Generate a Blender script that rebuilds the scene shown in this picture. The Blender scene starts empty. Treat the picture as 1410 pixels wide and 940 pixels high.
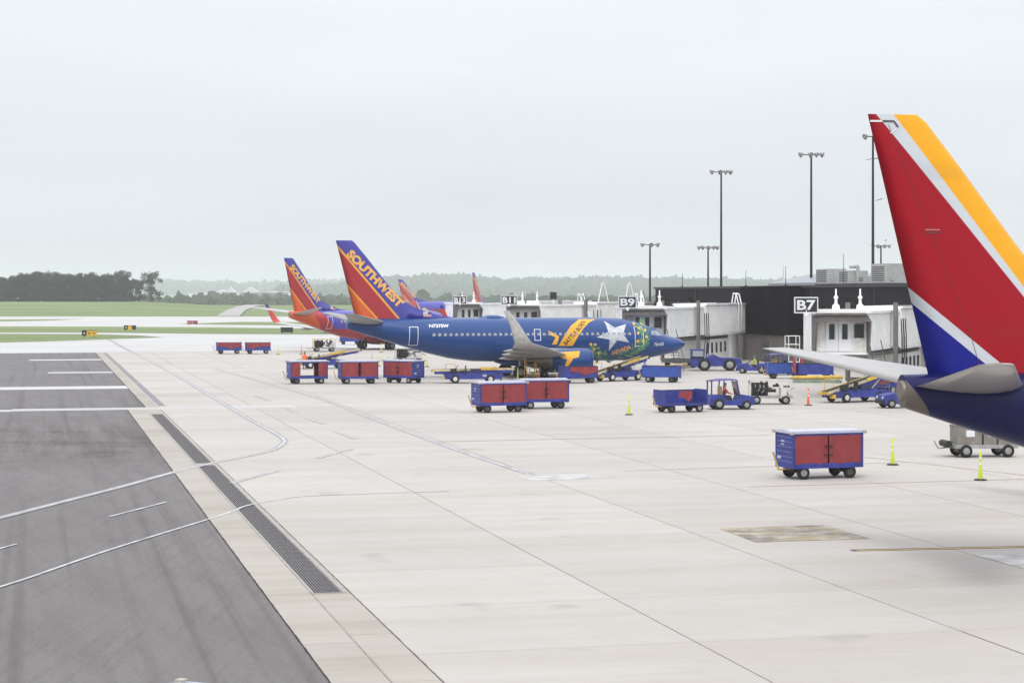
import bpy, bmesh, math, random
import numpy as np
from mathutils import Vector, Matrix, noise as mnoise
rnd = random.Random(7)
R = math.radians
scene = bpy.context.scene
COL = scene.collection
# ------------------------------------------------------------------ camera
FPX, HORIZON, EYE = 2702.0, 406.0, 7.5          # focal length and horizon of the photo (in its own pixels), eye height in metres
cam = bpy.data.cameras.new('camera'); camo = bpy.data.objects.new('camera', cam); COL.objects.link(camo)
cam.sensor_width = 36.0; cam.lens = FPX / 1410 * 36.0
cam.shift_y = -(470 - HORIZON) / 1410
cam.clip_start = 0.5; cam.clip_end = 30000
camo.location = (0, 0, EYE); camo.rotation_euler = (R(90), 0, 0)
scene.camera = camo
# ------------------------------------------------------------------ sky, sun, exposure
SUN_EL, SUN_AZ = R(54), R(192)                  # azimuth measured clockwise from +Y
w = bpy.data.worlds.new('World'); scene.world = w; w.use_nodes = True
nt = w.node_tree; nt.nodes.clear()
def wn(t): return nt.nodes.new(t)
sky = wn('ShaderNodeTexSky'); sky.sky_type = 'NISHITA'; sky.sun_disc = False
sky.sun_elevation = SUN_EL; sky.sun_rotation = SUN_AZ; sky.dust_density = 4.0; sky.air_density = 1.0
tc = wn('ShaderNodeTexCoord'); sep = wn('ShaderNodeSeparateXYZ'); nt.links.new(tc.outputs['Generated'], sep.inputs[0])
mp = wn('ShaderNodeMapping'); mp.inputs['Scale'].default_value = (1.0, 1.0, 6.0); nt.links.new(tc.outputs['Generated'], mp.inputs[0])
cl = wn('ShaderNodeTexNoise'); cl.inputs['Scale'].default_value = 2.4; cl.inputs['Detail'].default_value = 5; cl.inputs['Roughness'].default_value = .5
nt.links.new(mp.outputs[0], cl.inputs['Vector'])
zc = wn('ShaderNodeClamp'); nt.links.new(sep.outputs['Z'], zc.inputs[0])
g1 = wn('ShaderNodeMath'); g1.operation = 'MULTIPLY_ADD'; nt.links.new(zc.outputs[0], g1.inputs[0]); g1.inputs[1].default_value = 1.7; g1.inputs[2].default_value = 0.86
g2 = wn('ShaderNodeMath'); g2.operation = 'MULTIPLY_ADD'; nt.links.new(cl.outputs['Fac'], g2.inputs[0]); g2.inputs[1].default_value = 0.36; nt.links.new(g1.outputs[0], g2.inputs[2])
oc = wn('ShaderNodeVectorMath'); oc.operation = 'SCALE'; oc.inputs[0].default_value = (6.97, 7.25, 7.68); nt.links.new(g2.outputs[0], oc.inputs['Scale'])
mx = wn('ShaderNodeMix'); mx.data_type = 'RGBA'; mx.inputs[0].default_value = 0.94
nt.links.new(sky.outputs[0], mx.inputs[6]); nt.links.new(oc.outputs[0], mx.inputs[7])
bg = wn('ShaderNodeBackground'); bg.inputs['Strength'].default_value = 0.1; nt.links.new(mx.outputs[2], bg.inputs['Color'])
wo = wn('ShaderNodeOutputWorld'); nt.links.new(bg.outputs[0], wo.inputs['Surface'])
sl = bpy.data.lights.new('sun', 'SUN'); sl.energy = 1.5; sl.angle = R(14); sl.color = (1, .965, .92)
so = bpy.data.objects.new('sun', sl); COL.objects.link(so)
sd = Vector((math.sin(SUN_AZ) * math.cos(SUN_EL), math.cos(SUN_AZ) * math.cos(SUN_EL), math.sin(SUN_EL)))
so.rotation_euler = sd.to_track_quat('Z', 'Y').to_euler(); so.location = sd * 200
vs = scene.view_settings; vs.view_transform = 'Standard'; vs.look = 'None'; vs.exposure = 0.0; vs.gamma = 1.0; vs.use_curve_mapping = False
scene.cycles.use_denoising = True
scene.cycles.max_bounces = 6; scene.cycles.volume_bounces = 1

# ------------------------------------------------------------------ frame of the apron
A = math.atan(647 / FPX)                         # the aprons' joints run this much left of the view direction
CA, SA = math.cos(A), math.sin(A)
O = Vector((-3.49, 47.03, 0))
def W(u, v, z=0.0): return Vector((O.x + u * CA - v * SA, O.y + u * SA + v * CA, z))
def G(px, py, z=0.0):                            # photo pixel to the point of the ground it shows
    Y = FPX * (EYE - z) / (py - HORIZON); return Vector(((px - 705) / FPX * Y, Y, z))
def UV(p): d = p - O; return (d.x * CA + d.y * SA, -d.x * SA + d.y * CA)

# ------------------------------------------------------------------ node helpers
class N:
    def __init__(s, name):
        s.m = bpy.data.materials.new(name); s.m.use_nodes = True; s.t = s.m.node_tree
        s.b = s.t.nodes['Principled BSDF']; s._obj = None
    def n(s, t): return s.t.nodes.new(t)
    def L(s, a, b): s.t.links.new(a, b)
    def put(s, sock, v):
        if hasattr(v, 'is_output'): s.L(v, sock)
        else: sock.default_value = v
    def math(s, op, a, b=0.0, c=None):
        n = s.n('ShaderNodeMath'); n.operation = op; s.put(n.inputs[0], a); s.put(n.inputs[1], b)
        if c is not None: s.put(n.inputs[2], c)
        return n.outputs[0]
    def obj(s):
        if s._obj is None:
            t = s.n('ShaderNodeTexCoord'); p = s.n('ShaderNodeSeparateXYZ'); s.L(t.outputs['Object'], p.inputs[0])
            s._obj = (p.outputs[0], p.outputs[1], p.outputs[2], t.outputs['Object'])
        return s._obj
    def pos(s): return s.n('ShaderNodeNewGeometry').outputs['Position']
    def noise(s, scale, detail=4, vec=None, rough=.55, sc=None):
        n = s.n('ShaderNodeTexNoise'); n.inputs['Scale'].default_value = scale; n.inputs['Detail'].default_value = detail; n.inputs['Roughness'].default_value = rough
        v = vec if vec is not None else s.obj()[3]
        if sc is not None:
            mr = s.n('ShaderNodeMapping'); mr.inputs['Rotation'].default_value = sc[1]; s.L(v, mr.inputs[0]); mpn = s.n('ShaderNodeMapping'); mpn.inputs['Scale'].default_value = sc[0]; s.L(mr.outputs[0], mpn.inputs[0]); v = mpn.outputs[0]
        s.L(v, n.inputs['Vector']); return n.outputs['Fac']
    def ramp(s, f, a, b):
        n = s.n('ShaderNodeMapRange'); s.put(n.inputs[0], f); n.inputs[1].default_value = a; n.inputs[2].default_value = b; return n.outputs[0]
    def mix(s, f, a, b, mode='MIX'):
        n = s.n('ShaderNodeMix'); n.data_type = 'RGBA'; n.blend_type = mode; s.put(n.inputs[0], f)
        for i, v in ((6, a), (7, b)):
            if hasattr(v, 'is_output'): s.L(v, n.inputs[i])
            else: n.inputs[i].default_value = (*v, 1)
        return n.outputs[2]
    def side(s, p, q):                           # 1 on the left of the line p > q in the object's x, z
        x, _, z, _ = s.obj()
        a = s.math('MULTIPLY', s.math('SUBTRACT', z, p[1]), q[0] - p[0])
        b = s.math('MULTIPLY', s.math('SUBTRACT', x, p[0]), q[1] - p[1])
        return s.math('GREATER_THAN', s.math('SUBTRACT', a, b), 0)
    def out(s, c, rough=.6, metal=0.0, coat=0.0, spec=.5):
        s.b.inputs['Specular IOR Level'].default_value = spec
        if hasattr(c, 'is_output'): s.L(c, s.b.inputs['Base Color'])
        else: s.b.inputs['Base Color'].default_value = (*c, 1)
        s.put(s.b.inputs['Roughness'], rough); s.b.inputs['Metallic'].default_value = metal; s.b.inputs['Coat Weight'].default_value = coat
        s.b.inputs['Coat Roughness'].default_value = .12
        return s.m
    def bump(s, f, st=.3, d=.02):
        n = s.n('ShaderNodeBump'); n.inputs['Strength'].default_value = st; n.inputs['Distance'].default_value = d; s.L(f, n.inputs['Height']); s.L(n.outputs[0], s.b.inputs['Normal'])
MATS = {}
def M(name, c=None, rough=.6, metal=0.0, var=.18, scale=3.0, coat=0.0, spec=.4):
    """plain painted surface with uneven wear"""
    if name not in MATS:
        k = N(name); f = k.noise(scale, 5); f2 = k.noise(scale * 9, 3)
        d = tuple(v * (1 - var * 1.3) for v in c); l = tuple(min(1, v * (1 + var * .7)) for v in c)
        col = k.mix(k.ramp(f, .3, .7), d, l); col = k.mix(k.math('MULTIPLY', k.ramp(f2, .55, .8), .35), col, tuple(v * .55 + .03 for v in c))
        MATS[name] = k.out(col, k.math('MULTIPLY_ADD', f, .25, rough - .12), metal, coat, spec)
    return MATS[name]
# ------------------------------------------------------------------ mesh builder
class MB:
    def __init__(s): s.v = []; s.f = []; s.mi = []; s.sm = []
    def add(s, vs, fs, mi=0, smooth=False):
        o = len(s.v); s.v += [tuple(p) for p in vs]
        for f in fs: s.f.append([i + o for i in f]); s.mi.append(mi); s.sm.append(smooth)
        return s
    def box(s, c, d, mi=0, rz=0.0, ry=0.0):
        x, y, z = (k / 2 for k in d); P = [(-x, -y, -z), (x, -y, -z), (x, y, -z), (-x, y, -z), (-x, -y, z), (x, -y, z), (x, y, z), (-x, y, z)]
        m = Matrix.Translation(c) @ Matrix.Rotation(rz, 4, 'Z') @ Matrix.Rotation(ry, 4, 'Y')
        return s.add([m @ Vector(p) for p in P], [(0, 3, 2, 1), (4, 5, 6, 7), (0, 1, 5, 4), (1, 2, 6, 5), (2, 3, 7, 6), (3, 0, 4, 7)], mi)
    def bb(s, x0, x1, y0, y1, z0, z1, mi=0): return s.box(((x0 + x1) / 2, (y0 + y1) / 2, (z0 + z1) / 2), (x1 - x0, y1 - y0, z1 - z0), mi)
    def cyl(s, p0, p1, r0, r1=None, n=12, mi=0, smooth=True):
        p0 = Vector(p0); p1 = Vector(p1); r1 = r0 if r1 is None else r1; q = (p1 - p0).to_track_quat('Z', 'Y'); V = []
        for p, r in ((p0, r0), (p1, r1)):
            for i in range(n): a = 2 * math.pi * i / n; V.append(p + q @ Vector((math.cos(a) * r, math.sin(a) * r, 0)))
        s.add(V, [(i, (i + 1) % n, n + (i + 1) % n, n + i) for i in range(n)], mi, smooth)
        return s.add(V, [tuple(range(n))[::-1], tuple(range(n, 2 * n))], mi)
    def tube(s, pts, r, n=6, mi=0):
        for a, b in zip(pts[:-1], pts[1:]): s.cyl(a, b, r, r, n, mi)
        return s
    def loft(s, rings, mi=0, smooth=True, cap=True):
        n = len(rings[0]); V = [p for r in rings for p in r]; F = []
        for k in range(len(rings) - 1):
            for i in range(n): F.append((k * n + i, k * n + (i + 1) % n, (k + 1) * n + (i + 1) % n, (k + 1) * n + i))
        s.add(V, F, mi, smooth)
        if cap: s.add(rings[0], [tuple(range(n))[::-1]], mi); s.add(rings[-1], [tuple(range(n))], mi)
        return s
    def lathe(s, prof, c, ax='X', n=20, mi=0, smooth=True):
        rings = []
        for t, r in prof:
            ring = []
            for i in range(n):
                a = 2 * math.pi * i / n; y, z = math.cos(a) * r, math.sin(a) * r
                ring.append({'X': (c[0] + t, c[1] + y, c[2] + z), 'Y': (c[0] + y, c[1] + t, c[2] + z), 'Z': (c[0] + y, c[1] + z, c[2] + t)}[ax])
            rings.append(ring)
        return s.loft(rings, mi, smooth, cap=True)
    def prism(s, poly, y0, y1, mi=0):            # polygon in x, z pulled along y
        n = len(poly); V = [(p[0], y0, p[1]) for p in poly] + [(p[0], y1, p[1]) for p in poly]
        return s.add(V, [tuple(range(n)), tuple(range(n, 2 * n))[::-1]] + [(i, n + i, n + (i + 1) % n, (i + 1) % n) for i in range(n)], mi)
    def sheet(s, pts, mi=0): return s.add(pts, [tuple(range(len(pts)))], mi)
    def build(s, name, mats, parent=None, recalc=True):
        me = bpy.data.meshes.new(name); me.from_pydata(s.v, [], s.f)
        for m in (mats if isinstance(mats, (list, tuple)) else [mats]): me.materials.append(m)
        me.polygons.foreach_set('material_index', s.mi); me.polygons.foreach_set('use_smooth', s.sm)
        if recalc:
            b = bmesh.new(); b.from_mesh(me); bmesh.ops.recalc_face_normals(b, faces=b.faces); b.to_mesh(me); b.free()
        me.update(); o = bpy.data.objects.new(name, me); COL.objects.link(o)
        if parent is not None: o.parent = parent
        return o
def tag(o, label, cat, group=None):
    o['label'] = label; o['category'] = cat
    if group: o['group'] = group
    return o
def struct(o): o['kind'] = 'structure'; return o
def stuff(o): o['kind'] = 'stuff'; return o
def thing(name, label, cat, loc, rz=0.0, group=None):
    o = bpy.data.objects.new(name, None); COL.objects.link(o); o.empty_display_size = .3
    o.location = loc; o.rotation_euler = (0, 0, rz); return tag(o, label, cat, group)
def share(o, parent, name=None, mw=None):
    c = o.copy(); COL.objects.link(c); c.parent = parent
    if name: c.name = name
    if mw is not None: c.matrix_local = mw
    return c
def text2d(txt, bold=.018):
    cu = bpy.data.curves.new('lettering', 'FONT'); cu.body = txt; cu.align_x = 'CENTER'; cu.align_y = 'CENTER'; cu.size = 1; cu.offset = bold; cu.resolution_u = 3
    o = bpy.data.objects.new('lettering', cu); COL.objects.link(o); dg = bpy.context.evaluated_depsgraph_get(); dg.update()
    me = o.evaluated_get(dg).to_mesh(); P = [(p.co.x, p.co.y) for p in me.vertices]; F = [tuple(f.vertices) for f in me.polygons]
    o.evaluated_get(dg).to_mesh_clear(); bpy.data.objects.remove(o); bpy.data.curves.remove(cu)
    x0 = min(p[0] for p in P); x1 = max(p[0] for p in P); y0 = min(p[1] for p in P); y1 = max(p[1] for p in P)
    return [((p[0] - (x0 + x1) / 2) / (x1 - x0), (p[1] - (y0 + y1) / 2) / (y1 - y0)) for p in P], F

# ================================================================== SETTING: ground
def concrete(name, base, stain=.5, seam=False):
    k = N(name); p = k.pos()
    f = k.noise(.05, 6, p); f2 = k.noise(.9, 5, p); f3 = k.noise(14, 3, p); st = k.noise(.16, 6, p, .65, ((.25, 2.2, 1), (0, 0, -A)))
    c = k.mix(k.ramp(f, .3, .7), tuple(v * .9 for v in base), tuple(min(1, v * 1.06) for v in base))
    c = k.mix(k.math('MULTIPLY', k.ramp(st, .45, .68), stain), c, (base[0] * .68, base[1] * .63, base[2] * .58))
    c = k.mix(k.math('MULTIPLY', k.ramp(f2, .52, .72), .22), c, tuple(v * .72 for v in base)); br = k.noise(1.0, 9, p, .74, ((.22, 3.2, 1), (0, 0, -A))); c = k.mix(k.math('MULTIPLY', k.ramp(br, .46, .66), .2), c, (base[0] * .76, base[1] * .73, base[2] * .70)); sp = k.noise(.33, 2, p); c = k.mix(k.math('MULTIPLY', k.ramp(sp, .66, .74), .35), c, tuple(v * .5 for v in base))
    c = k.mix(k.math('MULTIPLY', k.ramp(f3, .5, .75), .18), c, tuple(v * .75 for v in base))
    oi = k.n('ShaderNodeObjectInfo'); c = k.mix(.9, c, k.mix(oi.outputs['Random'], (.9, .89, .885), (1.0, 1.0, 1.0)), 'MULTIPLY')
    k.bump(f3, .15, .01)
    return k.out(c, .85)
M_CONC = concrete('apron_concrete', (.448, .418, .386), .32)
M_CURB = concrete('drain_concrete', (.395, .365, .32), .6)
M_TAXI = concrete('taxiway_concrete', (.5, .495, .485), .25)
k = N('asphalt'); p = k.pos()
f = k.noise(.07, 6, p); st = k.noise(.13, 8, p, .72, ((1.0, .4, 1), (0, 0, -A))); st2 = k.noise(.5, 6, p, .7, ((2.2, .25, 1), (0, 0, -A - .1))); gr = k.noise(9, 6, p, .8)
c = k.mix(k.ramp(f, .3, .7), (.118, .107, .104), (.142, .13, .126)); c = k.mix(k.math('MULTIPLY', k.ramp(st, .48, .64), .15), c, (.07, .06, .055))
c = k.mix(k.math('MULTIPLY', k.ramp(st2, .46, .62), .35), c, (.06, .05, .053)); st3 = k.noise(1.3, 5, p, .65, ((2.6, .12, 1), (0, 0, -A + .25))); c = k.mix(k.math('MULTIPLY', k.ramp(st3, .5, .64), .4), c, (.075, .065, .068)); c = k.mix(k.math('MULTIPLY', k.ramp(gr, .42, .62), .4), c, (.2, .186, .178)); k.bump(gr, .3, .01)
sx = k.n('ShaderNodeSeparateXYZ'); k.L(p, sx.inputs[0]); vv = k.math('ADD', k.math('MULTIPLY', sx.outputs[0], -SA), k.math('MULTIPLY', k.math('SUBTRACT', sx.outputs[1], O.y), CA)); vv = k.math('MULTIPLY_ADD', k.noise(.12, 4, p, .6), 14, vv)
band = k.math('MULTIPLY', k.ramp(vv, 46, 58), k.ramp(vv, 86, 72)); sk = k.noise(1.0, 6, p, .7, ((1.1, .05, 1), (0, 0, -A))); sk2 = k.noise(.4, 5, p, .7, ((.25, .6, 1), (0, 0, -A)))
c = k.mix(k.math('MULTIPLY', k.math('MULTIPLY', band, k.math('ADD', k.ramp(sk, .42, .6), k.math('MULTIPLY', k.ramp(sk2, .5, .62), .7))), .55), c, (.05, .038, .036))
tm_ = k.noise(1.0, 3, p, .5, ((1.6, .012, 1), (0, 0, -A))); c = k.mix(k.math('MULTIPLY', k.ramp(tm_, .54, .66), .45), c, (.06, .05, .048))
M_ASPH = k.out(c, .82)
k = N('grass'); p = k.pos(); f = k.noise(.02, 6, p, .6, ((.5, 1.5, 1), (0, 0, 0))); f2 = k.noise(.4, 6, p)
c = k.mix(k.ramp(f, .3, .7), (.10, .145, .038), (.18, .23, .075)); c = k.mix(k.math('MULTIPLY', k.ramp(f2, .5, .75), .6), c, (.10, .115, .05)); M_GRASS = k.out(c, .95)
M_JOINT = M('joint_filler', (.10, .08, .072), .9); M_STEEL = M('grate_steel', (.085, .075, .08), .6, .3); M_PIT = M('drain_pit', (.03, .027, .03), .9)
M_PAINTW = M('road_paint_white', (.52, .52, .53), .8, 0, .35, 1.2); M_PAINTG = M('road_paint_grey', (.32, .31, .31), .8, 0, .2, .8)
M_PAINTY = M('road_paint_yellow', (.62, .40, .09), .7, 0, .2, 1.0); M_PAINTO = M('worn_orange_paint', (.52, .415, .33), .8, 0, .15, .7)

D = 6.2
ground = struct(MB().sheet([(-6000, -3000, -.35), (6000, -3000, -.35), (6000, 690, -.35), (-6000, 690, -.35)]).build('ground', M_GRASS))
taxi = struct(MB().sheet([(-900, -60, -.034), (900, -60, -.034), (900, 684, -.034), (-900, 684, -.034)]).build('taxiway', M_TAXI))
# apron: a bed of joint filler that carries the slabs
bed = MB().sheet([W(-.0, -60, -.03), W(190, -60, -.03), W(190, 215, -.03), W(-.0, 215, -.03)])
apron = struct(bed.build('apron', M_JOINT))
sl_me = MB().bb(.018, D - .018, .008, D - .008, -.028, 0)
s0 = sl_me.build('slab', M_CONC, apron); nslab = 0
cells = []
for j in range(-8, 35):
    for i in range(0, 31):
        c0 = W(i * D + D / 2, j * D + D / 2)
        if c0.y < 6: continue
        px = 705 + FPX * c0.x / c0.y
        cells.append((0 if -150 < px < 1560 and c0.y > 24 else 1, c0.y, i, j))
cells.sort()
far = MB()
for q, (hid, yy, i, j) in enumerate(cells):
    if q < 290 and not hid:
        o = s0 if q == 0 else share(s0, apron)
        o.location = W(i * D, j * D); o.rotation_euler = (0, 0, A)
    else:
        a = W(i * D + .018, j * D + .008); b = W((i + 1) * D - .018, j * D + .008); c_ = W((i + 1) * D - .018, (j + 1) * D - .008); d_ = W(i * D + .018, (j + 1) * D - .008)
        far.sheet([a, b, c_, d_])
stuff(far.build('slab_field', M_CONC, apron))
# asphalt lane left of the drain
def strip(name, pts, mat, z): return struct(MB().sheet([W(u, v, z) for u, v in pts]).build(name, mat))
strip('asphalt_lane', [(-120, -40), (-2.13, -40), (-2.13, 84), (-120, 84)], M_ASPH, -.012)
strip('asphalt_lane', [(-120, 86.6), (-.84, 86.6), (-.84, 215), (-120, 215)], M_ASPH, -.012)
for v0, v1, u0, u1 in ((84, 86.6, -9.5, 9), (113.5, 118.5, -40, -.84), (146, 149.5, -7, -.9), (184, 188, -9, -.9)):
    strip('concrete_band', [(u0, v0), (u1, v0), (u1, v1), (u0, v1)], M_TAXI, .005 if v0 != 84 else .003)
# trench drain: kerb slabs, steel frames and bars
dr = struct(MB().sheet([W(-2.13, -40, -.05), W(-.0, -40, -.05), W(-.0, 84, -.05), W(-2.13, 84, -.05)]).build('trench_drain', M_PIT))
def kerb(u0, u1, v0, v1, z=.002): 
    o = MB().bb(0, u1 - u0, 0, v1 - v0, -.05, z).build('kerb_slab', M_CURB, dr); o.location = W(u0, v0); o.rotation_euler = (0, 0, A)
v = -40.0
while v < 84:                                    # left kerb in bays
    e = min(84, v + 7.1); kerb(-2.12, -.94, v + .012, e - .012); v = e
for v0, v1 in ((-40, -17), (-17, -9), (-9, -3.6), (-3.6, 2.5), (40.8, 41.7), (79, 84)): kerb(-.935, -.012, v0 + .012, v1 - .012)
v = 2.5
while v < 79:
    e = min(79, v + 12.75); kerb(-.135, -.012, v + .01, e - .01, .003); v = e
def grate(u0, u1, v0, v1, parent):
    fr = MB()
    for u in (u0, u1): fr.bb(u - .03, u + .03, 0, v1 - v0, -.04, .006)
    for vv in (0, v1 - v0): fr.bb(u0 + .03, u1 - .03, vv - .03, vv + .03, -.04, .006)
    n = int((v1 - v0) / .9)
    for q in range(1, n): fr.bb(u0 + .03, u1 - .03, q * .9 - .015, q * .9 + .015, -.04, -.012)
    o = fr.build('grate_frame', M('frame_steel', (.34, .32, .31), .6, .2), parent); o.location = W(0, v0); o.rotation_euler = (0, 0, A)
    nb = 9
    for q in range(nb):
        u = u0 + .05 + (u1 - u0 - .1) * (q + .5) / nb
        b = MB().bb(u - .017, u + .017, .03, v1 - v0 - .03, -.035, -.002).build('grate_bar', M_STEEL, parent); b.location = W(0, v0); b.rotation_euler = (0, 0, A)
grate(-.92, -.15, 2.6, 40.7, dr); grate(-.92, -.15, 41.8, 78.8, dr)
dr2 = struct(MB().sheet([W(-.84, 86.6, -.004), W(1.0, 86.6, -.004), W(1.0, 215, -.004), W(-.84, 215, -.004)]).build('trench_drain', M_CURB))
for v0, v1 in ((88, 124), (125, 168), (169, 213)):
    o = MB().bb(.1, .56, 0, v1 - v0, -.004, .008).build('drain_cover', M('cover_steel', (.2, .195, .2), .6, .2), dr2); o.location = W(0, v0); o.rotation_euler = (0, 0, A)
def ragged(u, v0, v1, w0, w1, seed, name, mat, z):
    q_ = random.Random(seed); m = MB(); v = v0; a = None
    while v < v1:
        wd = q_.uniform(w0, w1); c_ = u + q_.uniform(-.006, .006); b = (W(c_ - wd / 2, v, z), W(c_ + wd / 2, v, z))
        if a: m.sheet([a[0], a[1], b[1], b[0]])
        a = b; v += q_.uniform(.12, .5)
    struct(m.build(name, mat))
M_CRACK = M('crack_tar', (.035, .03, .03), .9)
ragged(-2.13, -38, 84, .02, .05, 1, 'edge_crack', M_CRACK, .0045); ragged(-.84, 87, 214, .03, .1, 2, 'edge_crack', M_CRACK, .0045)
ragged(.01, -38, 84, .015, .04, 3, 'edge_crack', M('crack_brown', (.12, .10, .09), .9), .0055); ragged(-.98, -38, 79, .006, .02, 4, 'edge_crack', M('crack_brown'), .0055)
# painted lines: ribbons that follow the ground
def ribbon(pts, wd, z):
    m = MB(); n = len(pts); Lp = []; Rp = []
    for i in range(n):
        t = (pts[min(n - 1, i + 1)] - pts[max(0, i - 1)]); t.z = 0; t.normalize(); q = Vector((-t.y, t.x, 0)) * wd / 2
        a = pts[i] + q; b = pts[i] - q; a.z = b.z = z; Lp.append(a); Rp.append(b)
    for i in range(n - 1): m.sheet([Rp[i], Rp[i + 1], Lp[i + 1], Lp[i]])
    return m
def smooth_pts(P, n=8):
    out = []
    for i in range(len(P) - 1):
        p0 = P[max(0, i - 1)]; p1 = P[i]; p2 = P[i + 1]; p3 = P[min(len(P) - 1, i + 2)]
        for t in range(n):
            t /= n; out.append(.5 * (2 * p1 + (p2 - p0) * t + (2 * p0 - 5 * p1 + 4 * p2 - p3) * t * t + (3 * p1 - p0 - 3 * p2 + p3) * t ** 3))
    return out + [P[-1]]
def line(pix, wd=.15, mat=M_PAINTW, z=.012, edge=None):
    P = smooth_pts([G(*p) for p in pix]) if len(pix) > 2 else [G(*p) for p in pix]
    if edge: struct(ribbon(P, edge, z - .004).build('line_border', M_PAINTG))
    struct(ribbon(P, wd, z).build('painted_line', mat))
line([(150, 467), (174, 480), (243, 517), (300, 551), (340, 575), (375, 594), (389, 603), (391, 609), (374, 620), (330, 630), (289, 638), (235, 651), (170, 669), (80, 692), (-60, 728)], .11, edge=.4)
line([(298, 508), (372, 529), (447, 551), (522, 580), (620, 616), (700, 643), (728, 652)], .10, edge=.4)
line([(-60, 824), (25, 800), (150, 757), (286, 715), (322, 703), (344, 695), (408, 684), (470, 681), (620, 676)], .12)
for d in (((151, 711), (229, 691)), ((-30, 763), (22, 749))): line(d, .12)
for d in (((391, 560.5), (408, 567.5)), ((423, 576), (446, 583.5)), ((462, 594), (490, 604)), ((352, 545), (372, 552)), ((438, 630.5), (483, 618)), ((319, 665), (379, 648.5))): line(d, .1, edge=.34)
line([(600, 608), (830, 603), (1060, 599)], .2, M_PAINTO); line([(1030, 670), (1200, 665), (1420, 659)], .16, M_PAINTO); line([(1190, 629), (1420, 655)], .12, M_PAINTO); line([(860, 648), (1250, 636)], .1, M_PAINTO)
line([(1180, 758), (1430, 752.5)], .13, M_PAINTY, .014); line([(1172, 757.5), (1430, 752)], .36, M('line_black', (.1, .09, .09), .8), .009)
k = N('worn_hatch_paint'); p = k.pos(); f = k.noise(1.6, 6, p, .7); f2 = k.noise(.9, 5, p, .6, ((.4, 3, 1), (0, 0, 0)))
c = k.mix(k.ramp(f2, .42, .62), (.14, .125, .12), (.36, .28, .14)); c = k.mix(k.ramp(f, .45, .7), c, (.40, .385, .36)); M_HATCH = k.out(c, .85)
struct(MB().sheet([G(991, 727, .009), G(1040, 746, .009), G(1199, 741, .009), G(1135, 722, .009)]).build('painted_panel', M_HATCH))
struct(MB().sheet([G(708, 655, .006), G(730, 661, .006), G(770, 660.5, .006), G(840, 657, .006), G(800, 652.5, .006)]).build('painted_panel', M('faded_white', (.47, .46, .45), .8, 0, .25, 1.5)))
struct(MB().sheet([G(1343, 764, .006), G(1425, 786, .006), G(1440, 762, .006)]).build('painted_panel', M('faded_white')))
# verges of grass between taxiways
for pts in ([(-40, 472.5), (60, 470), (225, 464.3), (190, 461.5), (120, 459.8), (-40, 459.3)], [(-40, 457.8), (110, 457.6), (300, 459.5), (480, 460.5), (480, 453), (300, 450.5), (150, 449.6), (-40, 449.2)],
            [(-40, 443), (60, 441.4), (118, 439.2), (-40, 440)], [(243, 446), (480, 449), (480, 443.5), (330, 443)]):
    struct(MB().sheet([G(x, y, -.02) for x, y in pts]).build('grass_verge', M_GRASS))
# ================================================================== terrain beyond
def lerp(a, b, t): t = max(0, min(1, t)); t = t * t * (3 - 2 * t); return a + (b - a) * t
def terrain(x, y):
    az = x / y * FPX + 705
    crest = lerp(3.7, 1.7, (az - 190) / 110)
    h = lerp(-.3, crest, (y - 684) / 400)
    h = lerp(h, -9, (y - 1120) / 500)
    ridge = 26 + 13 * math.exp(-((az - 615) / 60) ** 2) + 3 * math.sin(az / 63) + 4 * math.exp(-((az - 780) / 90) ** 2)
    if az < 540: ridge = lerp(6, ridge, (az - 420) / 120)
    h = lerp(h, ridge, (y - 4200) / 1300)
    r2 = 33 + 5 * math.sin(az / 90 + 1) + 3 * math.sin(az / 31)
    h = lerp(h, max(ridge, r2), (y - 6800) / 1800)
    return h
tm = MB(); ys = [684 + 26 * i for i in range(18)] + [1160 + 70 * i for i in range(20)] + [2600 + 200 * i for i in range(36)]; nx = 81
V = [(x, y, terrain(x, y)) for y in ys for x in [(-.62 + 1.24 * i / (nx - 1)) * y * 1.0 for i in range(nx)]]
tm.add(V, [(r * nx + i, r * nx + i + 1, (r + 1) * nx + i + 1, (r + 1) * nx + i) for r in range(len(ys) - 1) for i in range(nx - 1)], 0, True)
struct(tm.build('grass_hill', M_GRASS))
rp = [G(317, 437, 0), G(322, 430, .2), G(330, 424.5, 1.2)]
gp = MB(); rows = []
for y_, xa, xb in ((690, 298, 330), (760, 303, 333), (860, 312, 338), (980, 326, 350), (1090, 338, 366)):
    rows.append([Vector(((xx - 705) / FPX * y_, y_, terrain((xx - 705) / FPX * y_, y_) + .35)) for xx in (xa, xb)])
for a, b in zip(rows[:-1], rows[1:]): gp.sheet([a[0], a[1], b[1], b[0]])
struct(gp.build('gravel_path', M('gravel', (.36, .345, .33), .95)))
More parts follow.
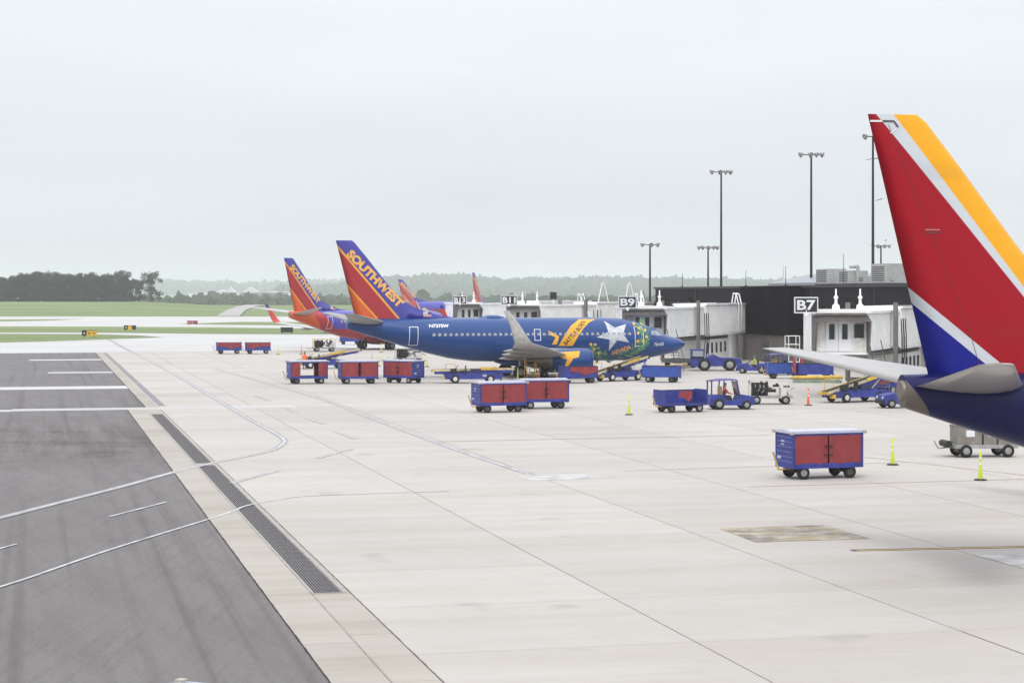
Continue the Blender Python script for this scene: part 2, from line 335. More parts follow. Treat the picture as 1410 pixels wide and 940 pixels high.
# far woodland that reads as one mass
def ico():
    b = bmesh.new(); bmesh.ops.create_icosphere(b, subdivisions=2, radius=1); P = np.array([v.co[:] for v in b.verts]); F = [tuple(v.index for v in f.verts) for f in b.faces]; b.free(); return P, np.array(F)
IP, IF = ico()
k = N('woodland_leaves'); p = k.pos(); f = k.noise(.05, 4, p); f2 = k.noise(.35, 4, p)
M_WOOD = k.out(k.mix(k.ramp(f2, .35, .7), k.mix(k.ramp(f, .35, .65), (.03, .055, .022), (.055, .085, .03)), (.02, .035, .018)), .95)
pv = []; pf = []; nv = 0; rs = np.random.RandomState(3)
def wood(n, y0, y1, a0, a1, r0, r1, thin=lambda az, y: True):
    global nv
    for _ in range(n):
        y = y0 + (y1 - y0) * rs.rand(); az = a0 + (a1 - a0) * rs.rand(); x = (az - 705) / FPX * y
        if not thin(az, y): continue
        r = r0 + (r1 - r0) * rs.rand(); P = IP * (1 + .28 * rs.randn(len(IP), 1)) * np.array([r, r, r * 1.25])
        pv.append(P + np.array([x, y, terrain(x, y) + r * .75])); pf.append(IF + nv); nv += len(IP)
wood(900, 1750, 2150, 200, 1300, 4.5, 8.0)
wood(3600, 4300, 5800, 380, 1320, 8, 14)
wood(1800, 7000, 9000, -80, 640, 12, 20)
wood(350, 1500, 1900, 205, 480, 4, 6.5)
wm = bpy.data.meshes.new('woodland'); wm.from_pydata(np.concatenate(pv).tolist(), [], np.concatenate(pf).tolist()); wm.materials.append(M_WOOD)
wob = bpy.data.objects.new('woodland', wm); COL.objects.link(wob); stuff(wob); tag(wob, 'hazy blue-green woodland covering the far hills', 'woodland')
# the stand of trees on the left: individuals
k = N('tree_leaves'); p = k.pos(); oi = k.n('ShaderNodeObjectInfo'); f = k.noise(.5, 4, p)
c = k.mix(oi.outputs['Random'], (.02, .03, .015), (.036, .05, .022)); c = k.mix(k.ramp(f, .4, .7), c, (.05, .06, .03)); M_LEAF = k.out(c, .9)
k = N('pale_tree_leaves'); p = k.pos(); f = k.noise(.5, 4, p); M_LEAF2 = k.out(k.mix(k.ramp(f, .35, .7), (.06, .085, .04), (.12, .15, .075)), .9)
M_BARK = M('bark', (.09, .075, .06), .95)
def tree_mesh(seed, hgt, slim, mat, sparse=1.0):
    r = random.Random(seed); t = MB(); tp = [(0, 0, -.6)]
    for q in range(1, 6): tp.append((r.uniform(-.25, .25) * q * .5, r.uniform(-.25, .25) * q * .5, hgt * .78 * q / 5))
    for q in range(5): t.cyl(tp[q], tp[q + 1], .32 * (1 - q / 6.2), .32 * (1 - (q + 1) / 6.2), 7)
    cl_ = []
    for q in range(13):
        zb = hgt * r.uniform(.3, .8); a = r.uniform(0, 6.28); ln = hgt * r.uniform(.14, .3) * slim * (1.15 - abs(zb / hgt - .55)); e = (math.cos(a) * ln, math.sin(a) * ln, zb + ln * r.uniform(.3, .9))
        t.cyl((tp[3][0] * .6, tp[3][1] * .6, zb), e, .1, .03, 5); cl_.append(e)
    for q in range(9): cl_.append((r.uniform(-1, 1) * hgt * .12 * slim, r.uniform(-1, 1) * hgt * .12 * slim, hgt * r.uniform(.68, .93)))
    for q in range(14): cl_.append((r.uniform(-1, 1) * hgt * .24 * slim, r.uniform(-1, 1) * hgt * .24 * slim, hgt * (r.uniform(.04, .45) if mat is not M_LEAF2 else r.uniform(.25, .5))))
    c = MB()
    for e in cl_:
        R0 = hgt * r.uniform(.09, .15)
        for q in range(int(95 * sparse)):
            d = Vector((r.gauss(0, 1), r.gauss(0, 1), r.gauss(0, .8))); d = d.normalized() * R0 * r.random() ** .45; p_ = Vector(e) + d; s_ = r.uniform(.22, .5)
            n1 = Vector((r.gauss(0, 1), r.gauss(0, 1), r.gauss(0, 1))).normalized(); n2 = n1.orthogonal().normalized() * s_; n3 = n1.cross(n2).normalized() * s_ * r.uniform(.6, 1)
            c.add([p_ - n2, p_ + n3, p_ + n2, p_ - n3], [(0, 1, 2, 3)])
    return t, c, mat
TV = []
for q, (h_, sl_, m_, sp) in enumerate(((15.5, 1.0, M_LEAF, 1.1), (14, 1.15, M_LEAF, 1.0), (16.5, .85, M_LEAF, 1.1), (13, 1.2, M_LEAF, 1.2), (15.5, .8, M_LEAF2, .8), (16, 1.25, M_LEAF, .7))):
    t, c, m_ = tree_mesh(40 + q, h_, sl_, m_, sp); to = t.build('trunk', M_BARK); co = c.build('crown', m_, recalc=False); TV.append((to, co))
used = set()
def tree(vi, px, y, label, sc=1.0, rz=0.0):
    x = (px - 705) / FPX * y; th = thing('tree', label, 'tree', (x, y, terrain(x, y) - .1), rz, 'stand of trees behind the grass field'); th.scale = (sc, sc, sc)
    for o in TV[vi]:
        if vi in used: c = o.copy(); COL.objects.link(c)
        else: c = o
        c.parent = th
    used.add(vi)
for q in range(24):
    px = -22 + q * 9.2 + rnd.uniform(-3, 3)
    if px < 172: tree(rnd.choice((0, 1, 2, 3)), px, 1100 + rnd.uniform(-12, 25), 'dark leafy tree in the dense stand behind the grass field', rnd.uniform(.86, 1.06), rnd.uniform(0, 6))
for q in range(20): tree(rnd.choice((0, 1, 2, 3)), -20 + q * 9.8, 1145 + rnd.uniform(0, 30), 'dark leafy tree in the dense stand behind the grass field', rnd.uniform(.95, 1.15), rnd.uniform(0, 6))
tree(4, 171, 1098, 'pale green tree near the end of the dark stand of trees', 1.02)
tree(3, 186, 1110, 'dark tree between the pale tree and the broad tree that ends the stand', .95)
tree(5, 207, 1096, 'broad round-topped tree that ends the stand of trees', 1.02, 1.0)
for o2 in TV:
    for o in o2:
        if o.parent is None: bpy.data.objects.remove(o)
# far white buildings under the hills
M_FARW = M('far_white_wall', (.75, .75, .74), .8); M_FARR = M('far_roof', (.6, .6, .62), .8)
for q, (px, wd, hg, tall) in enumerate(((283, 70, 7, 0), (306, 34, 9, 6), (318, 22, 8, 11), (330, 60, 6, 0), (345, 40, 10, 12), (362, 55, 7, 0), (378, 60, 7, 3), (392, 40, 6, 2))):
    y = 4150; x = (px - 705) / FPX * y; z = 7.5 + 2.5 * y / FPX - hg
    b = thing('far_building', ['long low white building', 'white hall with a low gable', 'white hall with a steep tower roof', 'long white shed', 'white hall with a tall pointed roof', 'wide white warehouse', 'white warehouse with a low gable', 'small white house-like hall'][q] + ' in front of the far hills', 'building', (x, y, z), 0, 'white buildings below the far hills')
    MB().bb(-wd / 2, wd / 2, -10, 10, -16, hg).build('wall', M_FARW, b); MB().prism([(-wd * .52, hg), (wd * .52, hg), (0, hg + 2 + tall)], -11, 11).build('roof', M_FARR, b)

# ================================================================== AIRCRAFT
M_TYRE = M('tyre', (.018, .017, .018), .85); M_RIM = M('wheel_rim', (.33, .32, .31), .5, .2); M_BLK0 = M('wick_black', (.02, .02, .02), .6); M_DRIM = M('dirty_rim', (.07, .065, .065), .7); M_DARK = M('dark_metal', (.022, .02, .022), .65, .1)
M_GREY = M('wing_grey', (.42, .42, .42), .4, 0, .1, .5, .2); M_UNDER = M('wing_underside_grey', (.3, .285, .27), .5, 0, .12, .6); M_WHITE = M('white_paint', (.74, .75, .77), .45, 0, .07, .8)
M_SILVER = M('bare_metal', (.6, .6, .62), .3, .8); M_HOT = M('exhaust_metal', (.22, .19, .17), .4, .7); M_STRUT = M('gear_strut', (.45, .45, .46), .5, .2)
BLUE = (.035, .032, .27); RED = (.36, .016, .024); ORANGE = (.62, .10, .018); YEL = (.76, .34, .03)
X0 = 16.6
def S(s): return X0 - s
def paint_wear(k, c):
    f = k.noise(.8, 5, None, .6, ((.4, 1, 2), (0, 0, 0))); c = k.mix(k.math('MULTIPLY', k.ramp(f, .5, .8), .14), c, (.05, .045, .055)); return c
def fin_old(name):
    k = N(name); a, b = (-16.2, 11.9), (-10.6, 5.35); c, d = (-15.3, 8.4), (-12.55, 5.35)
    def sh(p, q, o): return (p[0] + o, p[1]), (q[0] + o, q[1])
    col = k.mix(k.side(*sh(c, d, -.1)), ORANGE, YEL); col = k.mix(k.side(*sh(c, d, .1)), col, RED)
    col = k.mix(k.side(*sh(a, b, -.12)), col, YEL); col = k.mix(k.side(*sh(a, b, .12)), col, (.04, .036, .29))
    return k.out(paint_wear(k, col), .3, 0, .3)
def fin_new(name):
    k = N(name)
    col = k.mix(k.side((-15.62, 7.75), (-12.7, 5.45)), (.008, .012, .22), (.55, .58, .62)); col = k.mix(k.side((-15.75, 8.2), (-12.5, 5.65)), col, (.33, .004, .014))
    col = k.mix(k.side((-16.07, 12.39), (-12.95, 8.8)), col, (.55, .58, .62)); col = k.mix(k.side((-15.58, 12.39), (-12.65, 8.8)), col, (.80, .37, .015))
    return k.out(paint_wear(k, col), .25, 0, .06, .22)
def fus_paint(name, top, belly=None, tail=None, cone=False):
    k = N(name); col = k.mix(0, top, top); x, y, z, _ = k.obj()
    if belly: col = k.mix(k.math('LESS_THAN', z, 2.9), top, belly)
    if tail:
        a, b = (-16.2, 11.9), (-10.6, 5.35); c, d = (-15.3, 8.4), (-12.55, 5.35); inv = lambda m: k.math('SUBTRACT', 1, m)
        col = k.mix(inv(k.side(a, b)), col, RED); col = k.mix(inv(k.side(c, d)), col, ORANGE)
    if cone: col = k.mix(k.side((S(31.95), 5.25), (S(31.05), 4.1)), (.13, .108, .095), col)
    return k.out(paint_wear(k, col), .28, 0, .05 if cone else .25, .22 if cone else .4)
def wl_red():
    k = N('winglet_red_paint'); return k.out(k.mix(k.math('GREATER_THAN', k.obj()[2], 5.7), (.55, .05, .03), BLUE), .4)
PROF_S = [0, .15, .4, .85, 1.6, 2.4, 3.0, 3.65, 4.3, 5.1, 6.5, 8, 12, 18, 20.5, 22.5, 24.7, 27, 29, 30.5, 31.9]
PROF_T = [2.98, 3.16, 3.32, 3.52, 3.65, 3.97, 4.33, 4.67, 4.88, 5.1, 5.33, 5.43, 5.43, 5.43, 5.43, 5.43, 5.42, 5.4, 5.38, 5.37, 5.34]
PROF_B = [2.90, 2.66, 2.46, 2.24, 2.02, 1.88, 1.75, 1.63, 1.53, 1.46, 1.43, 1.42, 1.42, 1.42, 1.46, 1.72, 2.24, 2.9, 3.53, 4.0, 4.45]
PROF_W = [.04, .3, .54, .82, 1.08, 1.25, 1.42, 1.56, 1.67, 1.76, 1.85, 1.88, 1.88, 1.88, 1.86, 1.78, 1.6, 1.28, .92, .62, .34]
def prof(s): return [float(np.interp(s, PROF_S, P)) for P in (PROF_T, PROF_B, PROF_W)]
def fus_y(s, z, off=.0):
    t, b, hw = prof(s); q = max(-1, min(1, (z - (t + b) / 2) / ((t - b) / 2))); return -(math.sqrt(1 - q * q) * hw + off)
ss = sorted(set(PROF_S + [.25, .6, 1.2, 2, 5.8, 7.2, 10, 14, 16, 19.3, 21.5, 23.6, 25.8, 28, 29.8, 31.2]))
def smoothed(s, w_=.35):
    return [sum(prof(min(31.9, max(0, s + o * w_ * min(1, s))))[i] for o in (-1, -.5, 0, .5, 1)) / 5 for i in range(3)]
def fuselage():
    m = MB(); rings = []
    for s in ss:
        t, b, hw = smoothed(s) if .3 < s < 31 else prof(s)
        rings.append([(S(s), math.cos(a) * hw, (t + b) / 2 + math.sin(a) * (t - b) / 2) for a in [2 * math.pi * i / 40 for i in range(40)]])
    return m.loft(rings)
AF = [(0, 0), (.03, .35), (.1, .72), (.25, .98), (.4, 1), (.6, .8), (.8, .45), (1, .03)]
def airfoil(le, te, pos, tk, axis):              # ring of an aerofoil section; axis 'z' thickness for wings, 'y' for fins
    up = [(q, t) for q, t in AF]; lo = [(q, -t) for q, t in AF[-2:0:-1]]; ring = []
    for q, t in up + lo:
        s = le + (te - le) * q; ring.append((S(s), pos[0], pos[1] + t * tk) if axis == 'z' else (S(s), pos[0] + t * tk, pos[1]))
    return ring
FIN = [(5.2, 26.0, 31.1, .24), (6.2, 26.35, 31.35, .23), (7.0, 26.95, 31.55, .21), (9.0, 28.6, 32.05, .16), (11, 30.2, 32.55, .12), (12.2, 31.2, 32.86, .09), (12.39, 31.45, 32.9, .05)]
def fin_y(x, z, off):
    zz = [f_[0] for f_ in FIN]; le = float(np.interp(z, zz, [f_[1] for f_ in FIN])); te = float(np.interp(z, zz, [f_[2] for f_ in FIN])); tk = float(np.interp(z, zz, [f_[3] for f_ in FIN]))
    q = (X0 - x - le) / (te - le); return -(float(np.interp(q, [p[0] for p in AF], [p[1] for p in AF])) * tk + off)
def wheel(parent, c, r, wd, ax='Y', rim=None):
    t = MB().lathe([(-wd / 2, r * .6), (-wd / 2, r * .88), (-wd * .3, r), (wd * .3, r), (wd / 2, r * .88), (wd / 2, r * .6)], c, ax, 18).build('wheel', M_TYRE, parent)
    MB().lathe([(-wd * .52, r * .2), (-wd * .52, r * .5), (-wd * .46, r * .6), (wd * .46, r * .6), (wd * .52, r * .5), (wd * .52, r * .2)], c, ax, 14).build('rim', rim or M_RIM, t)
    return t
WIN_ME = {}
def decal(name, poly, mat, parent, surf, off=.018, cuts=3):
    from mathutils.geometry import tessellate_polygon
    T_ = [tuple(Vector(poly[i]) for i in t) for t in tessellate_polygon([[Vector((p[0], p[1], 0)) for p in poly]])]
    for _ in range(cuts):
        nx_ = []
        for a_, b_, c_ in T_: ab, bc, ca = (a_ + b_) / 2, (b_ + c_) / 2, (c_ + a_) / 2; nx_ += [(a_, ab, ca), (ab, b_, bc), (ca, bc, c_), (ab, bc, ca)]
        T_ = nx_
    b = bmesh.new()
    for t in T_: b.faces.new([b.verts.new((q.x, surf(q.x, q.y, off), q.y)) for q in t])
    bmesh.ops.remove_doubles(b, verts=b.verts, dist=.001)
    me = bpy.data.meshes.new(name); b.to_mesh(me); b.free(); me.materials.append(mat); o = bpy.data.objects.new(name, me); COL.objects.link(o); o.parent = parent; return o
def letters(name, txt, start, end, hgt, mat, parent, surf, off=.022, bold=.03):
    P, F = text2d(txt, bold); a = Vector(start); b = Vector(end); d = b - a; L_ = d.length; d.normalize(); up = Vector((-d.y, d.x)); c = (a + b) / 2
    V_ = []
    for p_ in P: q = c + d * p_[0] * L_ + up * p_[1] * hgt; V_.append((q.x, surf(q.x, q.y, off), q.y))
    return MB().add(V_, F).build(name, mat, parent, recalc=False)
sf = lambda x, z, off: fus_y(X0 - x, z, off)
def frame_poly(m, x0, x1, z0, z1, wd, surf, off=.02):
    n = 8
    def pt(x, z): return (x, surf(x, z, off), z)
    for (xa, xb, za, zb) in ((x0, x0 + wd, z0, z1), (x1 - wd, x1, z0, z1), (x0, x1, z0, z0 + wd), (x0, x1, z1 - wd, z1)):
        for q in range(n):
            a = za + (zb - za) * q / n; b = za + (zb - za) * (q + 1) / n; m.sheet([pt(xa, a), pt(xb, a), pt(xb, b), pt(xa, b)])
def aircraft(label, tip, yaw, mfus, mfin, mwl, mstab, detail=True, mnac=None, wtext=True):
    """tip: world x, y of the fin's trailing tip (s = 32.9)"""
    h = Vector((math.cos(yaw), math.sin(yaw), 0)); pos = Vector((tip[0], tip[1], 0)) + h * (32.9 - X0)
    a = thing('airliner', label, 'airplane', pos, yaw, 'airliners parked at the gates')
    fo = fuselage().build('fuselage', mfus, a)
    m = MB(); m.loft([airfoil(f_[1], f_[2], (0, f_[0]), f_[3], 'y') for f_ in FIN]); fin = m.build('fin', mfin, a)
    d = MB(); d.loft([[(S(s), .02 + wq, z), (S(s), -.02 - wq, z), (S(26.6), -.18, 5.3), (S(26.6), .18, 5.3)] if 0 else [(S(s), wq, 5.3), (S(s) , 0, z), (S(s), -wq, 5.3)] for s, z, wq in ((22.0, 5.44, .03), (23.6, 5.66, .09), (25.0, 6.1, .14), (26.0, 6.55, .17), (27.2, 7.1, .12))]); d.build('dorsal_fin', mfin, a)
    ru = MB()
    for z0_, z1_ in ((5.6, 12.1),):
        for sg in (-1, 1):
            pts = [(float(np.interp(z, [f_[0] for f_ in FIN], [f_[2] - (f_[2] - f_[1]) * .3 for f_ in FIN])), z) for z in np.linspace(z0_, z1_, 9)]
            for (s1, z1), (s2, z2) in zip(pts[:-1], pts[1:]):
                y1 = -fin_y(S(s1), z1, .006) * sg; y2 = -fin_y(S(s2), z2, .006) * sg; ru.sheet([(S(s1), y1, z1), (S(s1 + .018), y1, z1), (S(s2 + .018), y2, z2), (S(s2), y2, z2)])
    ru.build('rudder_seam', M('rudder_seam_paint', (.16, .03, .035), .5), fin)
    MB().cyl((S(31.88), 0, 4.9), (S(31.97), 0, 4.9), .3, .24, 14).build('exhaust_cone', M_HOT, a)
    for sg in (-1, 1):
        st = MB(); st.loft([airfoil(28.4, 31.65, (sg * .3, 5.02), .25, 'z'), airfoil(29.2, 31.9, (sg * 1.6, 5.18), .21, 'z'), airfoil(32.25, 33.2, (sg * 7.0, 5.85), .05, 'z'), airfoil(32.6, 33.25, (sg * 7.18, 5.87), .02, 'z')])
        st.build('stabilizer', mstab, a)
        wg = MB(); secs = [(1.2, 10.6, 18.2, 1.75, .42), (5.8, 13.1, 18.4, 2.22, .27), (11.5, 16.0, 19.4, 2.85, .17), (16.6, 18.7, 20.45, 3.45, .09), (17.1, 19.0, 20.55, 3.55, .08)]
        wg.loft([airfoil(le, te, (sg * y, z), tk, 'z') for y, le, te, z, tk in secs]); w_ = wg.build('wing', [M_GREY], a)
        wl = MB(); rings = []
        for y, le, te, z, ny in ((17.1, 19.0, 20.55, 3.55, 0), (17.42, 19.25, 20.65, 3.72, .5), (17.62, 19.6, 20.8, 4.1, .85), (17.8, 20.3, 21.15, 5.1, .95), (18.0, 21.2, 21.65, 6.2, .97)):
            up = [(q, t) for q, t in AF]; lo = [(q, -t) for q, t in AF[-2:0:-1]]; rg = []
            for q, t in up + lo: s = le + (te - le) * q; rg.append((S(s), sg * (y - t * .06 * ny), z + t * .06 * (1 - ny)))
            rings.append(rg)
        wl.loft(rings).build('winglet', mwl, w_)
        for y, s_, z_ in ((4.0, 17.2, 1.82), (8.4, 18.0, 2.3), (12.0, 18.7, 2.72)):
            MB().lathe([(-1.6, .03), (-1.0, .16), (0, .2), (.8, .15), (1.3, .03)], (S(s_), sg * y, z_), 'X', 10).build('flap_fairing', M_UNDER, w_)
        if detail:
            e = MB().lathe([(0, 1.0), (.06, 1.05), (-.25, 1.12), (-1.2, 1.14), (-2.6, 1.05), (-3.6, .86), (-3.62, .8), (-1.0, .88), (-.3, .9), (0, .94)][0:7], (S(10.65), sg * 4.83, 1.62), 'X', 26).build('engine', mnac or mfus, a)
            MB().lathe([(.0, 1.06), (.1, 1.0), (.06, .9), (-.15, .86), (-.2, 1.02)], (S(10.63), sg * 4.83, 1.62), 'X', 26).build('inlet_lip', M_SILVER, e)
            MB().lathe([(-3.5, .8), (-4.1, .62), (-4.7, .5), (-5.2, .2), (-5.5, .05)], (S(10.65), sg * 4.83, 1.64), 'X', 18).build('exhaust_nozzle', M_HOT, e)
            MB().prism([(S(11.4), 2.7), (S(14.8), 2.75), (S(15.4), 2.0), (S(13.0), 2.1), (S(11.7), 2.4)], sg * 4.83 - .17, sg * 4.83 + .17).build('pylon', M_GREY, e)
            gl = MB(); gl.cyl((S(16.6), sg * 2.86, .56), (S(16.5), sg * 2.6, 2.2), .13, .15, 10); gl.cyl((S(16.6), sg * 2.5, .56), (S(16.6), sg * 3.2, .56), .1, .1, 8); gl.cyl((S(15.9), sg * 2.2, 2.0), (S(16.55), sg * 2.75, 1.1), .06, .06, 6)
            gb = gl.build('main_gear', M_STRUT, a)
            for o_ in (-.38, .38): wheel(gb, (S(16.6), sg * 2.86 + o_, .565), .565, .34)
    if detail:
        MB().lathe([(-3.3, .05), (-2.4, .35), (-1, .5), (1.5, .52), (3, .36), (3.8, .05)], (S(15), 0, 1.55), 'X', 18).build('belly_fairing', mfus, a).scale = (1, 3.2, .9)
        n_ = MB(); n_.cyl((S(4.0), 0, .34), (S(3.9), 0, 1.7), .09, .1, 8); n_.cyl((S(4), -.28, .34), (S(4), .28, .34), .06, .06, 8); ng = n_.build('nose_gear', M_STRUT, a)
        for o_ in (-.22, .22): wheel(ng, (S(4), o_, .345), .345, .2)
        # cabin windows
        if 'w' not in WIN_ME:
            pw = MB(); P = [(math.cos(t) * .15, math.sin(t) * .21) for t in [2 * math.pi * i / 10 for i in range(10)]]
            pw.add([(p[0], -.008, p[1]) for p in P] + [(p[0] * 1.0, .05, p[1]) for p in P], [tuple(range(10))[::-1]] + [(i, (i + 1) % 10, 10 + (i + 1) % 10, 10 + i) for i in range(10)])
            wo_ = pw.build('window', [M('cabin_window', (.5, .51, .54), .25, 0, .25, 9)], a); WIN_ME['w'] = wo_.data; bpy.data.objects.remove(wo_)
        for q in range(37):
            s = 5.95 + q * .508
            for sg in (-1, 1):
                o = bpy.data.objects.new('window', WIN_ME['w']); COL.objects.link(o); o.parent = a; o.location = (S(s), sg * -fus_y(s, 3.87, .006), 3.87); o.rotation_euler = (R(-13) * -sg * -1, 0, 0 if sg < 0 else math.pi)
        for s_, z0_, z1_, w_ in ((25.65, 2.95, 4.65, .8), (4.55, 2.75, 4.6, .88), (14.4, 3.35, 4.4, .6)):
            f_ = MB(); frame_poly(f_, S(s_ + w_), S(s_), z0_, z1_, .055, sf); f_.build('door_outline', M_WHITE, a)
        for poly in ([(2.15, 3.72), (2.75, 3.72), (2.82, 4.1), (2.5, 3.96)], [(2.83, 3.72), (3.3, 3.75), (3.32, 4.2), (2.92, 4.14)], [(3.38, 3.78), (3.75, 3.85), (3.72, 4.15), (3.4, 4.2)]):
            decal('cockpit_window', [(S(s), z) for s, z in poly], M('cockpit_glass', (.3, .33, .37), .1), a, sf, .012, 2)
        MB().lathe([(-1.35, .02), (-1.0, .16), (-.3, .3), (.5, .3), (1.1, .16), (1.4, .02)], (S(18.6), 0, 5.36), 'X', 16).build('antenna_dome', mfus, a).scale = (1, 1.5, 1)
        MB().prism([(S(9.4), 5.4), (S(9.0), 5.4), (S(9.3), 5.95), (S(9.5), 5.95)], -.03, .03).build('blade_antenna', M_WHITE, a)
    if wtext: letters('fin_lettering', 'SOUTHWEST', (-15.15, 11.35), (-10.35, 6.55), .82, M('lettering_gold', (.80, .42, .09), .5), fin, fin_y, .03, .055)
    if detail and wtext:
        fl = MB(); x_, z_ = -8.35, 5.95
        def fy(x, z): return -float(np.interp(z, [5.3, 6.1], [.15, .06])) - .05
        fl.sheet([(x_, fy(0, z_), z_), (x_ + .75, fy(0, z_), z_), (x_ + .75, fy(0, z_ - .42), z_ - .42), (x_, fy(0, z_ - .42), z_ - .42)], 0)
        fl.sheet([(x_ + .42, fy(0, z_) - .01, z_), (x_ + .75, fy(0, z_) - .01, z_), (x_ + .75, fy(0, z_ - .2) - .01, z_ - .2), (x_ + .42, fy(0, z_ - .2) - .01, z_ - .2)], 1)
        for q in range(3): fl.sheet([(x_, fy(0, z_ - .12 - q * .12) - .006, z_ - .1 - q * .12), (x_ + .75, fy(0, z_ - .12 - q * .12) - .006, z_ - .1 - q * .12), (x_ + .75, fy(0, z_ - .16 - q * .12) - .006, z_ - .155 - q * .12), (x_, fy(0, z_ - .16 - q * .12) - .006, z_ - .155 - q * .12)], 2)
        fl.build('flag', [M_WHITE, M('flag_blue', (.05, .06, .25), .5), M('flag_red', (.5, .05, .06), .5)], fin)
    return a
M_STABW = M('stabilizer_grey', (.33, .315, .30), .35, 0, .08, .6, .5)
NAVY = (.005, .005, .066); NEVBLUE = (.003, .044, .19)
fus_near = fus_paint('deep_blue_paint', NAVY, cone=True); fus_nev = fus_paint('nevada_blue_paint', NEVBLUE); fus_old = fus_paint('canyon_paint', (.06, .055, .36), RED, True)
fold = fin_old('gold_red_blue_fin_paint')
aircraft('deep blue airliner with a tall red, silver and yellow striped fin', (9.62, 53.06), A, fus_near, fin_new('red_silver_yellow_fin_paint'), M_STABW, M_STABW, True, None, False)
nev = aircraft('blue airliner with a silver star, yellow ribbon and flower garland on its side', (-15.8, 176.0), A, fus_nev, fold, M('winglet_grey', (.5, .5, .49), .45), M_UNDER)
aircraft('blue airliner with red belly and gold fin lettering, behind the star airliner', (-30.1, 259), R(46), fus_old, fold, wl_red(), M_GREY)
aircraft('distant airliner whose small lettered fin shows above the star airliner\'s back', (-36.2, 622), R(24), fus_old, fold, M_GREY, M_GREY, False)
aircraft('distant airliner seen almost from behind, its narrow fin rising over the jet bridges', (-8.7, 428), R(70), fus_old, fold, M_GREY, M_GREY, False)
k = N('pale_fin_paint'); aircraft('distant airliner seen edge-on, its pale fin just topping the terminal roof', (44.0, 318), R(82), fus_near, k.out((.78, .66, .5), .5), M_GREY, M_GREY, False, None, False)
striped = [o for o in COL.objects if o.get('label', '').startswith('deep blue airliner')][0]; sfin = [c for c in striped.children if c.name.startswith('fin')][0]
def finline(pts, wd, mat, name):
    m = MB()
    for (s1, z1), (s2, z2) in zip(pts[:-1], pts[1:]):
        n_ = 6
        for q in range(n_):
            a_ = Vector((S(s1 + (s2 - s1) * q / n_), z1 + (z2 - z1) * q / n_)); b_ = Vector((S(s1 + (s2 - s1) * (q + 1) / n_), z1 + (z2 - z1) * (q + 1) / n_)); d_ = (b_ - a_).normalized(); e_ = Vector((-d_.y, d_.x)) * wd / 2
            m.sheet([(p.x, fin_y(p.x, p.y, .012), p.y) for p in (a_ - e_, b_ - e_, b_ + e_, a_ + e_)])
    m.build(name, mat, sfin, recalc=False)
finline([(32.84, 12.2), (32.5, 12.2)], .05, M_WHITE, 'balance_tab_seam'); finline([(32.5, 12.2), (32.17, 12.2), (32.05, 12.03)], .05, M('seam_dark', (.07, .07, .08), .5), 'balance_tab_seam'); finline([(32.05, 12.03), (32.27, 11.88)], .04, M_WHITE, 'balance_tab_seam')
finline([(31.26, 9.27), (30.85, 9.27)], .03, M('seam_pale', (.5, .2, .2), .5), 'hinge_seam'); finline([(31.26, 9.19), (30.85, 9.19), (30.8, 9.23)], .02, M('seam_dark'), 'hinge_seam')
for q in range(4): MB().cyl((S(32.6 - q * .12 + .0), 0, 11.2 - q * 1.1), (S(32.95 - q * .28), 0, 11.15 - q * 1.1), .012, .006, 5).build('static_wick', M_BLK0, sfin)
# markings of the star airliner
def PX(px, py): return (X0 - (16.6 - (px - 710.6) / 14.64), 7.5 - (py - 406) / 15.06)
star = [PX(*p) for p in ((833.4, 441.4), (846.2, 451.2), (863.8, 446.5), (856.9, 460), (866, 471.8), (848.7, 468.5), (837.8, 483.5), (837.8, 467.4), (819.7, 464.4), (836.6, 457))]
decal('star', star, M('star_silver', (.55, .58, .62), .3, .3), nev, sf, .016)
M_RIB = M('ribbon_yellow', (.80, .40, .03), .4, 0, .1, 2)
decal('ribbon', [PX(*p) for p in ((767, 476), (772, 467), (777, 459), (786, 448), (800, 439.5), (823, 439.5), (812, 444), (803, 451.5), (794, 463), (787, 476))], M_RIB, nev, sf, .014)
decal('ribbon', [PX(*p) for p in ((753, 455), (756, 461), (763, 464), (758, 474), (765, 474), (768, 463), (762, 459), (757, 456.5))], M_RIB, nev, sf, .014)
letters('ribbon_lettering', 'BATTLE BORN', PX(775.5, 473.5), PX(806, 441.5), .40, M('lettering_dark', (.06, .04, .03), .6), nev, sf, .03, .02)
letters('nevada_lettering', 'NEVADA', PX(843.5, 487), PX(868, 477.5), .42, M('lettering_orange', (.75, .36, .16), .5), nev, sf, .03, .03)
letters('nose_lettering', 'Nevada', PX(903, 474.5), PX(917, 473.5), .36, M_WHITE, nev, sf, .03, .0)
letters('registration', 'N727SW', (S(24.65), 4.72), (S(22.85), 4.72), .3, M_WHITE, nev, sf, .03, .04)
gl = MB(); fw = MB(); rg = random.Random(5)
def leaf(m, px, py, ang, ln, wd):
    c_ = Vector(PX(px, py)); d_ = Vector((math.cos(ang), math.sin(ang))); n_ = Vector((-d_.y, d_.x)); P = [c_, c_ + d_ * ln * .5 + n_ * wd, c_ + d_ * ln, c_ + d_ * ln * .5 - n_ * wd]
    m.sheet([(p.x, sf(p.x, p.y, .02 + rg.random() * .006), p.y) for p in P])
stem = [(836, 494), (850, 491), (863, 488), (873, 483), (882, 476), (888, 467), (889, 457), (885, 447)]
for (xa, ya), (xb, yb) in zip(stem[:-1], stem[1:]):
    for q in range(4):
        t = q / 4; px = xa + (xb - xa) * t; py = ya + (yb - ya) * t; an = math.atan2(-(yb - ya), xb - xa)
        for sg in (-1, 1): leaf(gl, px, py, an + sg * rg.uniform(.5, .9), rg.uniform(.7, 1.1), .11)
for q in range(22): leaf(gl, rg.uniform(812, 838), rg.uniform(488, 495), rg.uniform(0, 6.28), .55, .13)
